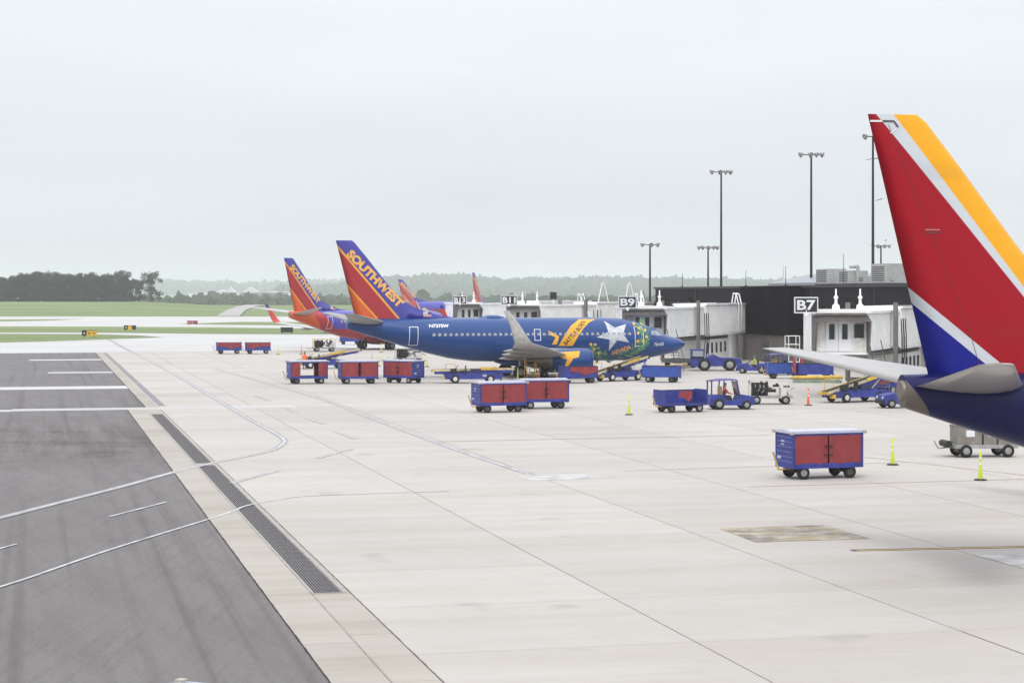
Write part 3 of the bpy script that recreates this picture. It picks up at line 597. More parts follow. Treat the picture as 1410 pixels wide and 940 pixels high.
for q in range(16): leaf(gl, 815 + q * .6 + rg.uniform(-3, 3), 478 + q * .9, rg.uniform(0, 6.28), .5, .12)
for px, py in ((812, 474), (818, 474.5), (817, 481), (825, 486), (876, 446), (882, 452), (879, 459), (890, 455), (891, 464), (886, 470), (878, 470), (889, 446)):
    for q in range(5): leaf(fw, px, py, q * 1.257 + .3, .16, .07)
gl.build('garland_leaves', M('garland_green', (.12, .30, .13), .5, 0, .5, 5), nev, recalc=False); fw.build('garland_flowers', M('flower_yellow', (.8, .5, .08), .5), nev, recalc=False)
en = [c for c in nev.children if c.name.startswith('engine') and c.data.vertices[0].co.y < 0][0]
def nac(x, z, off):
    q = (z - 1.62); r_ = float(np.interp(S(10.65) - x, [0, .25, 1.2, 2.6, 3.6], [1.05, 1.12, 1.14, 1.05, .86])) + off; return -4.83 - math.sqrt(max(.01, r_ * r_ - q * q))
decal('ribbon', [(S(11.75), 2.5), (S(11.95), 1.95), (S(12.45), 1.85), (S(13.0), .95), (S(13.3), 1.0), (S(13.0), 1.75), (S(13.6), 1.95), (S(13.5), 2.4)], M_RIB, en, nac, .015, 3)

# ================================================================== TERMINAL
UW = 73.1                                         # face of the concourse
k = N('ribbed_cladding'); x, y, z, ov = k.obj(); f = k.noise(.3, 4)
M_CLAD = k.out(k.mix(k.ramp(f, .3, .7), (.006, .005, .0055), (.011, .0095, .010)), .7, 0, 0, .08)
M_CLAD2 = M('flat_cladding', (.018, .0155, .0165), .7, 0, .12, .4, 0, .1); M_BLOCK = M('concrete_block', (.15, .135, .125), .9, 0, .15, .8); M_TRIM = M('roof_trim', (.03, .028, .03), .5)
M_GLASS = M('dark_glass', (.03, .032, .038), .12); M_ROOFM = M('roof_metal', (.33, .34, .36), .45, .2, .1, 1); M_HVAC = M('hvac_metal', (.42, .42, .41), .6, .1, .12, 1.2)
T = thing('terminal', 'long dark clad concourse building with flat roof behind the jet bridges', 'building', W(UW, 150), A)
# local frame: x = into the building, y = along the concourse (v - 150)
MB().bb(0, 24, -75, 57, 3.0, 8.3).build('upper_wall', M_CLAD2, T); MB().bb(.25, 23.7, -74.8, 56.8, 0, 3.0).build('lower_wall', M_BLOCK, T)
MB().bb(-.2, 24.2, -75.2, 57.2, 8.3, 8.55).build('roof', M_TRIM, T)
MB().bb(3, 20, 57.4, 150, 0, 3.4).build('low_wing', M_BLOCK, T)
bl = MB().bb(-1.6, -.02, 4, 19.5, 3.02, 8.45); blk = bl.build('projecting_bay', M_CLAD, T)
rb = MB()
for q in range(40): rb.bb(-1.68, -1.6, 4.1 + q * .385, 4.22 + q * .385, 3.05, 8.4)
for q in range(5): rb.bb(-1.5 + q * .32, -1.4 + q * .32, 3.93, 4.0, 3.05, 8.4)
stuff(rb.build('cladding_ribs', M_CLAD, blk))
MB().bb(-1.5, .2, 5, 18.8, 0, 3.0).build('bay_base', M_BLOCK, T)
MB().bb(-1.56, -1.48, 10.6, 12.6, .02, 2.5).build('door', M_GLASS, T)
for y0_, y1_, z0_, z1_ in ((22, 38, 4.6, 6.6), (-12, -2, 4.2, 6.2), (-32, -22, 4.2, 6.2), (42, 54, 4.6, 6.6)):
    wnd = MB().bb(-.06, .02, y0_, y1_, z0_, z1_).build('window', M_GLASS, T)
    fr = MB(); n_ = int((y1_ - y0_) / 1.4)
    for q in range(n_ + 1): yy = y0_ + (y1_ - y0_) * q / n_; fr.bb(-.12, -.06, yy - .05, yy + .05, z0_, z1_)
    fr.build('mullions', M_TRIM, wnd); MB().bb(-.5, 0, y0_ - .3, y1_ + .3, z1_ + .1, z1_ + .5).build('sunshade', M_CLAD2, wnd)
for yy in (-60, -45, -30, -15, 1.5, 21, 40): MB().bb(-.08, 0, yy - .06, yy + .06, 3.02, 8.28).build('panel_joint', M_TRIM, T)
def roofthing(name, label, cat, u, v, z=8.55): return thing(name, label, cat, W(UW + u, v, z), A)
t = roofthing('roof_monitor', 'low sloped metal roof on top of the concourse', 'roof', 9, 161)
MB().prism([(-5, 0), (5, 0), (5, .35), (0, 1.4), (-5, .35)], -14, 14).build('metal_roof', M_ROOFM, t)
sm = MB()
for q in range(29):
    y_ = -13.8 + q * .97; sm.add([(-5, y_, .38), (-5, y_ + .08, .38), (0, y_ + .08, 1.46), (0, y_, 1.46)], [(0, 1, 2, 3)])
stuff(sm.build('standing_seams', M_HVAC, t))
for q, (u, v, dx, dy, dz, lab) in enumerate(((2.4, 152, 2.2, 3.2, 1.75, 'grey rooftop air unit beside the sloped metal roof'), (2.6, 146.5, 2.2, 2.6, 1.5, 'low grey rooftop air unit with a bent duct'), (2.6, 137.5, 2.4, 3.4, 2.1, 'tall pale rooftop air unit behind the red fin'), (2.4, 142.6, 1.2, 1.4, .9, 'small round rooftop vent housing'))):
    h = roofthing('air_unit', lab, 'air unit', u, v); 
    MB().bb(-dx / 2, dx / 2, -dy / 2, dy / 2, .15, dz).build('casing', M_HVAC, h); MB().bb(-dx / 2 - .1, dx / 2 + .1, -dy / 2 - .1, dy / 2 + .1, 0, .15).build('base', M_TRIM, h)
    lv = MB()
    for z_ in np.arange(.4, dz - .2, .22): lv.bb(-dx / 2 - .03, -dx / 2, -dy / 2 + .2, dy / 2 - .2, z_, z_ + .08)
    lv.build('louvre', M_TRIM, h)
    if q == 1: MB().tube([(-.5, -2.4, .3), (-.5, -2.4, 1.9), (-.5, -.5, 1.9)], .18, 10).build('duct', M_HVAC, h)
# thin rods on the roof
for v, z, lb in ((200, 1.8, 'short rod antenna at the far end of the terminal roof'), (176, 1.9, 'rod antenna beside the mast behind the B9 bridge'), (163, 2.2, 'rod antenna above the ribbed bay of the terminal'), (146.5, 3.3, 'tallest rod antenna, left of the sloped metal roof')):
    t = roofthing('roof_antenna', lb, 'antenna', 1.5, v); t['group'] = 'rods on the roof'
    MB().cyl((0, 0, 0), (0, 0, z), .05, .025, 6).build('rod', M_TRIM, t); MB().bb(-.15, .15, -.15, .15, 0, .1).build('foot', M_TRIM, t)
# floodlight masts
def mast(px, top, Y, label, heads, z0=0.0, ring=False):
    x = (px - 705) / FPX * Y; zt = EYE + (HORIZON - top) * Y / FPX
    t = thing('light_mast', label, 'light pole', (x, Y, z0), 0, 'floodlight masts')
    zt -= z0; MB().cyl((0, 0, 0), (0, 0, zt), .2, .11, 10).build('pole', M_DARK, t); MB().cyl((0, 0, 0), (0, 0, .3), .4, .4, 12).build('base', M_DARK, t)
    hw = .36 * (len(heads) - 1) / 2 + .45; MB().cyl((-hw, 0, zt - .1), (hw, 0, zt - .1), .06, .06, 6).build('crossbar', M_DARK, t)
    for q, a_ in enumerate(heads):
        xx = -hw + 2 * hw * q / max(1, len(heads) - 1); 
        l_ = MB().lathe([(0, .12), (.17, .2), (.42, .35), (.45, .32)], (0, 0, 0), 'Z', 12).build('floodlight', M('lamp_housing', (.28, .26, .26), .5, .2), t)
        l_.location = (xx, -.15, zt + .02); l_.rotation_euler = (R(115), 0, R(a_)); MB().lathe([(.435, .32), (.455, .02)], (0, 0, 0), 'Z', 12).build('lens', M('lamp_lens', (.7, .7, .72), .2), l_)
mast(993, 236, 260, 'tall dark floodlight mast rising behind the B9 jet bridge rotunda', (-70, 30, 70, 120))
mast(1117, 212, 230, 'tall dark floodlight mast rising beside the sloped metal roof', (-70, 40, 70, 100))
mast(1202, 187, 212.7, 'tallest-looking dark floodlight mast, partly hidden by the red fin', (-60, 50))
mast(895, 336, 272, 'shorter floodlight mast at the far end of the terminal', (-75, 20, 60))
mast(975, 340, 300, 'short mast with a ring of lamps behind the terminal', (-120, -60, 0, 60, 120))
mast(1213, 338, 300, 'short floodlight mast behind the rooftop air units', (-90, -30, 30, 90))

# ================================================================== JET BRIDGES
M_JB = M('bridge_white', (.82, .82, .81), .5, 0, .08, .7); M_JBD = M('bridge_canopy_grey', (.14, .125, .12), .8, 0, .2, 1.5); M_BEIGE = M('cab_beige', (.78, .76, .73), .6); M_UNDERB = M('bridge_steel', (.2, .19, .18), .6, .2)
M_BLK = M('sign_black', (.02, .02, .02), .6)
def jetbridge(gate, label, cab, rot, cabyaw, sign_px=None):
    cab = Vector((*cab, 0)); rot = Vector((*rot, 0)); d = rot - cab; L_ = d.length; yaw = math.atan2(d.y, d.x)
    t = thing('jet_bridge', label, 'jet bridge', rot, yaw, 'jet bridges')    # local -x runs to the cab
    def tun(name, x0, x1, hw, z0, z1):
        m = MB(); m.bb(x0, x1, -hw, hw, z0, z1)
        n = int((x1 - x0) / .55)
        for q in range(n):
            x = x0 + (x1 - x0) * (q + .5) / n
            for sg in (-1, 1): m.bb(x - .13, x + .13, sg * hw - (.07 if sg < 0 else -.0), sg * hw + (.07 if sg > 0 else 0), z0 + .2, z1 - .2)
        for z in (z0, z1):
            for sg in (-1, 1): m.bb(x0 - .03, x1 + .03, sg * (hw + .04) - .1, sg * (hw + .04) + .1, z - .1, z + .1)
        return m.build(name, M_JB, t)
    tun('outer_tunnel', -L_ * .52, -1.6, 1.7, 3.25, 6.5); tun('inner_tunnel', -L_ + 2.2, -L_ * .52 + .5, 1.45, 3.4, 6.2)
    MB().cyl((0, 0, 3.1), (0, 0, 6.6), 2.0, 2.0, 20).build('rotunda', M_JBD, t); MB().cyl((0, 0, 0), (0, 0, 3.1), .55, .55, 14).build('column', M_JB, t)
    MB().bb(1.2, 4.5, -1.6, 1.6, 3.2, 6.3).build('walkway', M_JB, t)
    # cab
    c = bpy.data.objects.new('cab', None)
    m = MB(); m.bb(-2.0, 2.0, -1.75, 1.75, 3.2, 3.4); m.bb(-2.0, 2.0, 1.6, 1.75, 3.4, 6.2); m.bb(-2.1, 2.1, -2.0, 1.85, 6.2, 6.45); m.bb(1.85, 2.0, -1.5, 1.6, 3.4, 6.2); m.bb(-2, -1.85, -1.5, 1.6, 3.4, 6.2)
    cb = m.build('cab', M_JB, t); loc = Matrix.Translation((-L_, 0, 0)) @ Matrix.Rotation(cabyaw - yaw, 4, 'Z'); cb.matrix_local = loc; bpy.data.objects.remove(c)
    b = MB(); b.bb(-1.85, 1.85, -1.42, -1.32, 3.42, 6.18); b.build('cab_wall', M_BEIGE, cb)
    for x0_, x1_ in ((-1.1, -.2), (-.15, .75)):
        MB().bb(x0_, x1_, -1.5, -1.42, 3.45, 5.7).build('cab_door', M_WHITE, cb); MB().bb(x0_ + .25, x1_ - .25, -1.53, -1.5, 4.3, 5.4).build('door_pane', M_GLASS, cb)
    MB().bb(1.0, 1.7, -1.49, -1.42, 4.4, 5.4).build('cab_window', M_GLASS, cb)
    cn = MB()
    for x_ in (-1.95, 1.95): cn.add([(x_ - .07, -1.9, 3.3), (x_ + .07, -1.9, 3.3), (x_ + .07, -1.0, 3.3), (x_ - .07, -1.0, 3.3), (x_ - .07, -2.5, 5.6), (x_ + .07, -2.5, 5.6), (x_ + .07, -1.0, 6.2), (x_ - .07, -1.0, 6.2)], [(0, 1, 2, 3), (4, 5, 6, 7), (0, 1, 5, 4), (1, 2, 6, 5), (2, 3, 7, 6), (3, 0, 4, 7)])
    for q in range(5): cn.bb(-1.95, 1.95, -2.5 + q * .3, -2.2 + q * .3, 5.58 + q * .1, 5.72 + q * .1)
    cn.build('canopy_bellows', M_JBD, cb)
    for x_ in (.15, 1.95):
        MB().lathe([(0, .3), (.3, .26), (.4, .12), (.75, .1), (.8, .17), (.95, .16), (1.0, .07), (1.5, .06)], (x_, .6, 6.45), 'Z', 10).build('roof_post', M_JB, cb)
    # drive column under the tunnel
    dc = MB()
    for sg in (-1, 1): dc.bb(-L_ * .62 - .25, -L_ * .62 + .25, sg * 1.9 - .15, sg * 1.9 + .15, .7, 6.9)
    dc.bb(-L_ * .62 - .5, -L_ * .62 + .5, -1.9, 1.9, .5, .95); dr_ = dc.build('drive_column', M_UNDERB, t)
    for sg in (-1, 1): wheel(dr_, (-L_ * .62, sg * 1.35, .48), .48, .4)
    hp = MB()
    for x_ in (-4.6, -6.2):                       # cable loops that arch over the roof
        hp.tube([(x_, -1.85, 3.3), (x_, -1.95, 6.3), (x_ + .2, -1.6, 7.6), (x_ + .5, -1.2, 7.7), (x_ + .7, -1.0, 6.6)], .07, 6)
    hp.build('cable_loop', M_JB, t)
    if gate == 'B11':
        for x_ in (-5.2, -12.5):
            MB().tube([(x_ - 1.3, 0, 6.5), (x_ - .25, 0, 9.0), (x_ + .1, 0, 9.1), (x_ + .45, 0, 8.9), (x_ + 1.5, 0, 6.5)], .06, 6).build('hoist_frame', M_JB, t)
    sv = MB().bb(-L_ * .5, -L_ * .22, -1.5, 1.5, .35, 2.75).build('service_pod', M_JB, t); MB().bb(-L_ * .7, -L_ * .2, -1.2, 1.2, 2.8, 3.15).build('cable_tray', M_UNDERB, t)
    for q in range(5): x_ = -L_ * .5 + .5 + q * L_ * .052; MB().bb(x_, x_ + .9, -1.53, -1.5, 1.3, 2.4).build('pod_window', M_GLASS, sv)
    for q in range(4):
        x_ = -L_ * .56 + q * .5 + .4 * (q % 2); MB().tube([(x_, -1.95, 5.6), (x_ - .15, -2.05, 4.2), (x_ + .2, -2.0, 2.6), (x_ + .1, -1.9, 1.0)], .05, 6).build('hanging_hose', M_BLK, t)
    MB().bb(-L_ + 1.6, -L_ + 2.6, -1.95, -1.5, 1.9, 3.1).build('control_box', M_UNDERB, t)
    stp = MB()
    for q in range(12): stp.bb(-L_ + 3.0 + q * .28, -L_ + 3.26 + q * .28, -2.7, -1.8, 3.2 - q * .26 - .05, 3.2 - q * .26)
    stp.tube([(-L_ + 3, -2.7, 4.2), (-L_ + 6.4, -2.7, 1.1)], .04, 5); stp.tube([(-L_ + 3, -1.8, 4.2), (-L_ + 6.4, -1.8, 1.1)], .04, 5); stp.tube([(-L_ + 6.4, -2.7, 0), (-L_ + 6.4, -2.7, 1.1)], .04, 5)
    stp.build('service_stairs', M_UNDERB, t)
    # gate sign on the cab roof
    sx, sy = sign_px; Yc = cab.y - 2.25; X_ = (sx - 705) / FPX * Yc; Zs = EYE - (sy - HORIZON) * Yc / FPX
    s_ = thing('gate_sign', 'black ' + gate + ' gate sign with white characters above a jet bridge', 'sign', (X_, Yc, 6.45))
    hh = .5; Zs -= 6.45; ww = .78 if len(gate) < 3 else .92
    MB().bb(-ww, ww, -.06, .06, Zs - hh, Zs + hh).build('panel', M_BLK, s_)
    fr = MB(); fr.bb(-ww - .07, ww + .07, -.09, .09, Zs + hh, Zs + hh + .08); fr.bb(-ww - .07, ww + .07, -.09, .09, Zs - hh - .08, Zs - hh); fr.bb(-ww - .07, -ww, -.09, .09, Zs - hh, Zs + hh); fr.bb(ww, ww + .07, -.09, .09, Zs - hh, Zs + hh); fr.build('frame', M_WHITE, s_)
    MB().cyl((0, 0, 0), (0, 0, Zs - hh), .07, .07, 8).build('post', M_JB, s_)
    MB().prism([(-.22, Zs - hh - .08), (.22, Zs - hh - .08), (0, Zs - hh - .36)], -.11, -.08).build('pointer', M_WHITE, s_)
    P, F = text2d(gate, .03); MB().add([(p[0] * ww * 1.7, -.075, Zs + p[1] * hh * 1.45) for p in P], F).build('characters', M_WHITE, s_, recalc=False)
jetbridge('B9', 'white jet bridge reaching the nose of the star airliner', (12.3, 187.3), (25.7, 228), R(8), (864, 416))
jetbridge('B7', 'white jet bridge standing free, its cab with beige double doors open to view', (23.6, 143), (36.5, 176), R(4), (1110, 420))
jetbridge('B11', 'white jet bridge behind the middle of the star airliner, its grey canopy half open', (1.2, 240), (18.5, 268), R(6), (701, 413))
jetbridge('B13', 'far white jet bridge whose dark canopy touches the airliner with red belly', (-7.0, 281), (12, 322), R(25), (633, 413))
t = thing('gate_sign', 'small black gate sign with dark lamps on the roof of the far jet bridge', 'sign', (5.2, 246, 6.45)); MB().bb(-.4, .4, -.2, .2, .5, 1.4).build('panel', M_BLK, t); MB().cyl((0, 0, 0), (0, 0, .5), .08, .08, 8).build('post', M_JB, t)
for q, x_ in enumerate((-.2, .2)): MB().cyl((x_, -.25, 1.2), (x_, -.45, 1.2), .16, .2, 10).build('lamp', M_BLK, t)

# ================================================================== GROUND VEHICLES
M_CB = M('cart_blue', (.034, .048, .26), .55, 0, .36, 1.6); M_CB2 = M('cart_bright_blue', (.028, .075, .33), .5, 0, .2, 1.4); M_ROOFC = M('cart_roof', (.46, .47, .58), .5, 0, .12, 1.2); M_FRM = M('cart_frame', (.03, .028, .10), .6)
k = N('red_curtain'); f = k.noise(2.2, 5); f2 = k.noise(1.2, 4, None, .6, ((6, 6, .6), (0, 0, 0))); k.bump(f2, .6, .05)
M_CUR = k.out(k.mix(k.ramp(f, .3, .7), (.22, .026, .032), (.27, .038, .042)), .75)
M_TAN = M('tow_bar_tan', (.55, .36, .12), .6); M_YELL = M('safety_yellow', (.64, .42, .07), .6, 0, .25, 2); M_BELT = M('rubber_belt', (.03, .028, .03), .8); M_MACH = M('machine_grey', (.36, .35, .34), .6, .15, .25, 2.5); M_MACHW = M('machine_white', (.62, .61, .59), .6, 0, .15, 2); M_CLEAR = M('windscreen', (.35, .4, .43), .1)
def curtain(parent, x0, x1, y, z0, z1, sg, amp=.03, seed=0, sag=0.0):
    r = random.Random(seed); n = max(8, int((x1 - x0) / .08)); m = MB(); ph = [r.uniform(0, 6.28) for _ in range(4)]; rows = []
    for j in range(7):
        k_ = 1 - j / 6 * .6
        Z = lambda i: z0 + sag * abs(math.sin(3.1 * i / n + ph[3])) + (z1 - z0 - sag * abs(math.sin(3.1 * i / n + ph[3]))) * j / 6
        rows.append([(x0 + (x1 - x0) * i / n, y + sg * amp * k_ * (math.sin(i * .9 + ph[0] + j * .2) + .6 * math.sin(i * .37 + ph[1] - j * .4)), Z(i) + .02 * math.sin(i * .5 + ph[2]) * (1 if j == 0 else 0)) for i in range(n + 1)])
    m.add([p for r_ in rows for p in r_], [(j * (n + 1) + i, j * (n + 1) + i + 1, (j + 1) * (n + 1) + i + 1, (j + 1) * (n + 1) + i) for j in range(6) for i in range(n)], 0, True)
    return m.build('curtain', M_CUR, parent, recalc=False)
def chassis(t, L_, Wd, r=.27, deck=.55):
    MB().bb(-L_ / 2, L_ / 2, -Wd / 2, Wd / 2, deck - .1, deck).build('deck', M_CB, t)
    for x in (-L_ * .33, L_ * .33):
        ax = MB(); ax.bb(x - .06, x + .06, -Wd / 2 + .12, Wd / 2 - .12, r - .05, r + .05); ax.bb(x - .25, x + .25, -.3, .3, r + .05, deck - .1); ax.build('axle', M_DARK, t)
    for x in (-L_ * .33, L_ * .33):
        for sg in (-1, 1): wheel(t, (x, sg * (Wd / 2 - .16), r), r, .16, 'Y', M_DRIM if rnd.random() < .75 else None)
    tb = MB(); tb.tube([(-L_ / 2 + .3, 0, .4), (-L_ / 2 - .25, 0, .38), (-L_ / 2 - .5, .0, 1.1)], .04, 6); tb.build('tow_bar', M_TAN, t)
    MB().tube([(L_ / 2, 0, .42), (L_ / 2 + .2, 0, .42)], .05, 6).build('hitch', M_DARK, t)
NUM = [0]
def covered_cart(label, loc, yaw, mode='closed'):
    NUM[0] += 1; L_, Wd, H_ = 3.2, 1.6, 1.95
    t = thing('baggage_cart', label, 'baggage cart', loc, yaw, 'covered baggage carts'); chassis(t, L_, Wd)
    fr = MB()
    for x in (-L_ / 2 + .05, L_ / 2 - .05):
        for y in (-Wd / 2 + .05, Wd / 2 - .05): fr.bb(x - .05, x + .05, y - .05, y + .05, .55, H_ - .08)
    for y in (-Wd / 2 + .02, Wd / 2 - .02): fr.bb(-L_ / 2 + .1, L_ / 2 - .1, y - .03, y + .03, .551, .66); fr.bb(-L_ / 2 + .1, L_ / 2 - .1, y - .03, y + .03, H_ - .16, H_ - .08)
    fr.build('frame', M_CB, t)
    for sg in (-1, 1):
        ep = MB().bb(sg * (L_ / 2 - .03) - .02, sg * (L_ / 2 - .03) + .02, -Wd / 2 + .1, Wd / 2 - .1, .56, H_ - .1).build('end_panel', M_CB, t)
        ri = MB()
        for z in np.arange(.7, 1.8, .2): ri.bb(sg * (L_ / 2 - .01) - .012, sg * (L_ / 2 - .01) + .012, -Wd / 2 + .12, Wd / 2 - .12, z, z + .03)
        ri.build('rib', M('rib_worn', (.16, .165, .42), .6), ep)
        for y_, z_, a_, b_ in ((-.12 * sg, 1.5, .3, .07), (-.14 * sg, 1.38, .26, .05), (-.45 * sg, .8, .34, .11)): MB().bb(sg * (L_ / 2 + .004) - .004, sg * (L_ / 2 + .004) + .004, y_ - a_ / 2, y_ + a_ / 2, z_, z_ + b_).build('stencil_mark', M_ROOFC, ep)
    ro = MB(); ro.bb(-L_ / 2 - .04, L_ / 2 + .04, -Wd / 2 - .04, Wd / 2 + .04, H_ - .08, H_ - .02); ro.loft([[(x, y * Wd / 2 * .98, z) for y, z in ((-1, H_ - .02), (-.5, H_ + .03), (0, H_ + .05), (.5, H_ + .03), (1, H_ - .02))] for x in (-L_ / 2, L_ / 2)]); ro.build('roof', M_ROOFC, t)
    for x in (-L_ / 2 - .05, L_ / 2 + .05):
        for y in (-Wd / 2 - .02, Wd / 2 + .02): MB().box((x, y, H_ - .05), (.14, .14, .12)).build('corner_cap', M('cap_tan', (.45, .4, .34), .7), t)
    x0, x1 = -L_ / 2 + .1, L_ / 2 - .1
    for sg in (-1, 1):
        y = sg * (Wd / 2 - .0)
        sp = {'closed': ((x0, -.03), (.03, x1)), 'open': ((x0, x0 + .72), (x1 - .72, x1)), 'gap': ((x0, -.09), (.09, x1))}[mode]
        for q, (a, b) in enumerate(sp): curtain(t, a, b, y, .64, H_ - .14, sg, .022 if mode != 'open' else .05, NUM[0] * 7 + q)
        if mode != 'open':
            for z in (.98, 1.32): MB().bb(-.2, .2, y + sg * .05 - .012, y + sg * .05 + .012, z, z + .05).build('strap', M_BLK, t)
    return t
def open_cart(label, loc, yaw, wall=M_CB, drape=None, sides=True, group='open baggage carts', wh=.8):
    NUM[0] += 1; L_, Wd = 3.1, 1.6; t = thing('open_cart', label, 'baggage cart', loc, yaw, group); chassis(t, L_, Wd); z1 = .55 + wh
    for sg in (-1, 1):
        MB().bb(sg * (L_ / 2 - .03) - .03, sg * (L_ / 2 - .03) + .03, -Wd / 2, Wd / 2, .55, z1 + .1).build('end_panel', wall, t)
        if sides or sg > 0: MB().bb(-L_ / 2 + .06, L_ / 2 - .06, sg * (Wd / 2 - .03) - .025, sg * (Wd / 2 - .03) + .025, .55, z1).build('side_panel', wall, t)
        rl = MB().bb(-L_ / 2 + .06, L_ / 2 - .06, sg * (Wd / 2 - .03) - .035, sg * (Wd / 2 - .03) + .035, z1, z1 + .05) if (sides or sg > 0) else MB().bb(-L_ / 2 + .06, L_ / 2 - .06, sg * (Wd / 2 - .03) - .035, sg * (Wd / 2 - .03) + .035, .551, .62)
        rl.build('rail', M_FRM, t)
    if drape:
        a, b = drape; curtain(t, a, b, -Wd / 2 - .05, .66, z1 + .04, -1, .03, NUM[0], .32); curtain(t, a, b, Wd / 2 + .05, .66, z1 + .04, 1, .03, NUM[0] + 50, .32)
    return t
def yaw_at(px, rel): return R(rel) - math.atan((px - 705) / FPX)
covered_cart('lone covered baggage cart with two closed red curtains in front of the red-finned airliner', G(1128, 657), yaw_at(1128, 27.5))
covered_cart('covered baggage cart with tow bar raised, front one of the red-curtained pair', G(687, 567), yaw_at(687, 22), 'closed')
covered_cart('covered baggage cart hitched behind the other of the red-curtained pair', G(747, 562), yaw_at(747, 18), 'closed')
covered_cart('covered baggage cart with its curtains tied open so one sees through it', G(423, 528), yaw_at(423, 14), 'open')
covered_cart('covered baggage cart with a narrow gap between red curtains, middle one of three', G(493, 528), yaw_at(493, 10), 'gap')
covered_cart('covered baggage cart turned to show its blue end panel, last of three', G(556, 527), yaw_at(556, -38), 'closed')
covered_cart('covered baggage cart standing on the dark asphalt below the viewer', (-3.6, 26.92, 0), R(-24), 'closed')
open_cart('open cart with red tarpaulin sides, leading one of the far pair on the empty apron', G(315, 487), yaw_at(315, 6), M_CB, (-1.5, 1.5), wh=.85)
open_cart('open cart with red tarpaulin sides hitched second in the far pair', G(355, 487), yaw_at(355, 6), M_CB, (-1.5, 1.5), wh=.85)
open_cart('open cart with a sagging red tarpaulin beside the engine of the star airliner', G(796, 527), yaw_at(796, 14), M_CB, (-.9, 1.45))
open_cart('bright blue open cart below the nose of the star airliner', G(911, 526), yaw_at(911, -14), M_CB2)
open_cart('blue open cart with a red tarpaulin pulled aside, hitched to the cab tug', G(937, 567), yaw_at(937, 30), M_CB, (-.6, .35), sides=False)
open_cart('long blue open cart left of the red-posted cart', G(1080, 521), yaw_at(1080, 8), M_CB2)
open_cart('blue open cart with tall red end posts under the white stabilizer', G(1122, 522), yaw_at(1122, 8), M_CB, None)
open_cart('small blue open cart by the wheels of the airliner with red belly', G(482, 474), yaw_at(482, 5), M_CB, None)
open_cart('open cart with red side tarpaulin half hidden by the tail cone of the red-finned airliner', G(1228, 541), yaw_at(1228, 20), M_CB, (-1.5, 1.5))
t = thing('red_post_rack', 'pair of tall red end posts standing on the blue cart under the stabilizer', 'rack', G(1098, 522)); MB().bb(-.35, -.2, -.5, .5, .55, 1.9).build('post', M('post_red', (.4, .05, .06), .6), t); MB().bb(.3, .45, -.5, .5, .55, 1.9).build('post', M('post_red'), t); MB().bb(-.4, .5, -.6, .6, 0, .55).build('base', M_FRM, t)

def belt_loader(label, loc, yaw, tilt=12, L_=6.4, console=True):
    t = thing('belt_loader', label, 'belt loader', loc, yaw, 'belt loaders')
    b = MB(); b.prism([(-2.3, .35), (2.4, .35), (2.6, .55), (2.6, .8), (1.2, .95), (-1.2, .9), (-2.4, .75)], -.85, .85); b.build('body', M_CB, t)
    for x in (-1.5, 1.5):
        for sg in (-1, 1): wheel(t, (x, sg * .8, .36), .36, .24, 'Y', M('rim_white', (.6, .59, .57), .5))
    bm = MB(); bm.bb(-L_ / 2, L_ / 2, -.42, .42, -.06, .06); be = bm.build('belt', M_BELT, t); be.matrix_local = Matrix.Translation((.1, 0, 1.12 + abs(math.sin(R(tilt))) * 1.1)) @ Matrix.Rotation(-R(tilt), 4, 'Y')
    for sg in (-1, 1):
        r_ = MB().bb(-L_ / 2, L_ / 2, sg * .5 - .05, sg * .5 + .05, -.08, .075).build('rail', M_YELL if sg > 0 else M('rail_cream', (.58, .5, .33), .6), be)
        g_ = MB(); g_.bb(-L_ / 2 + .2, L_ / 2 - .2, sg * .5 - .03, sg * .5 + .03, -.32, -.1); g_.build('side_beam', M_CB, be)
    MB().bb(-L_ / 2 - .08, -L_ / 2, -.55, .55, -.12, .06).build('bumper', M_YELL, be); MB().bb(L_ / 2, L_ / 2 + .1, -.6, .6, -.2, .12).build('bumper', M_BLK, be)
    if tilt > 3:
        ra = MB(); 
        for sg in (-1, 1): ra.tube([(.8, sg * .6, .8), (1.9, sg * .5, 1.1 + math.sin(R(tilt)) * 2.6)], .05, 6)
        ra.build('lift_arm', M_MACH, t)
    MB().bb(.5, 2.0, -.62, -.585, -.04, .2).build('guard_panel', M_YELL, be); MB().bb(-.2, .7, -.9, -.45, .92, 1.22).build('engine_box', M_FRM, t); MB().tube([(-2.2, .7, .8), (-2.2, .7, 1.6), (-1.4, .7, 1.6), (-1.4, .7, .9)], .03, 6).build('hand_rail', M_YELL, t)
    MB().bb(-2.55, -2.4, -.8, -.3, .32, .6).build('front_bumper', M_YELL, t)
    if console:
        c = MB(); c.bb(-1.9, -1.4, -.95, -.6, .9, 1.25); c.tube([(-1.5, -.8, 1.2), (-1.25, -.8, 1.55)], .03, 5); c.bb(-1.05, -.6, -.98, -.6, .92, 1.1); c.bb(-.66, -.58, -.98, -.6, 1.1, 1.5); c.build('driver_seat', M_BLK, t)
    if tilt < 3: P, F = text2d('102', .03); MB().add([(1.0 + p[0] * .34, -.862, .66 + p[1] * .16) for p in P], F).build('number', M_WHITE, t, recalc=False)
    return t
belt_loader('belt loader with yellow rails raised behind the three covered carts', G(446, 507), yaw_at(446, 8), 10, 7.2)
belt_loader('belt loader tilted up to the belly of the star airliner', G(852, 524), yaw_at(852, 42), 13, 6.0)
belt_loader('belt loader with black belt and yellow rails below the white stabilizer', G(1178, 553), yaw_at(1178, 40), 13, 6.0)
belt_loader('low flat belt loader with level belt beside the main wheels', G(650, 527), yaw_at(650, 5), 1, 7.0)
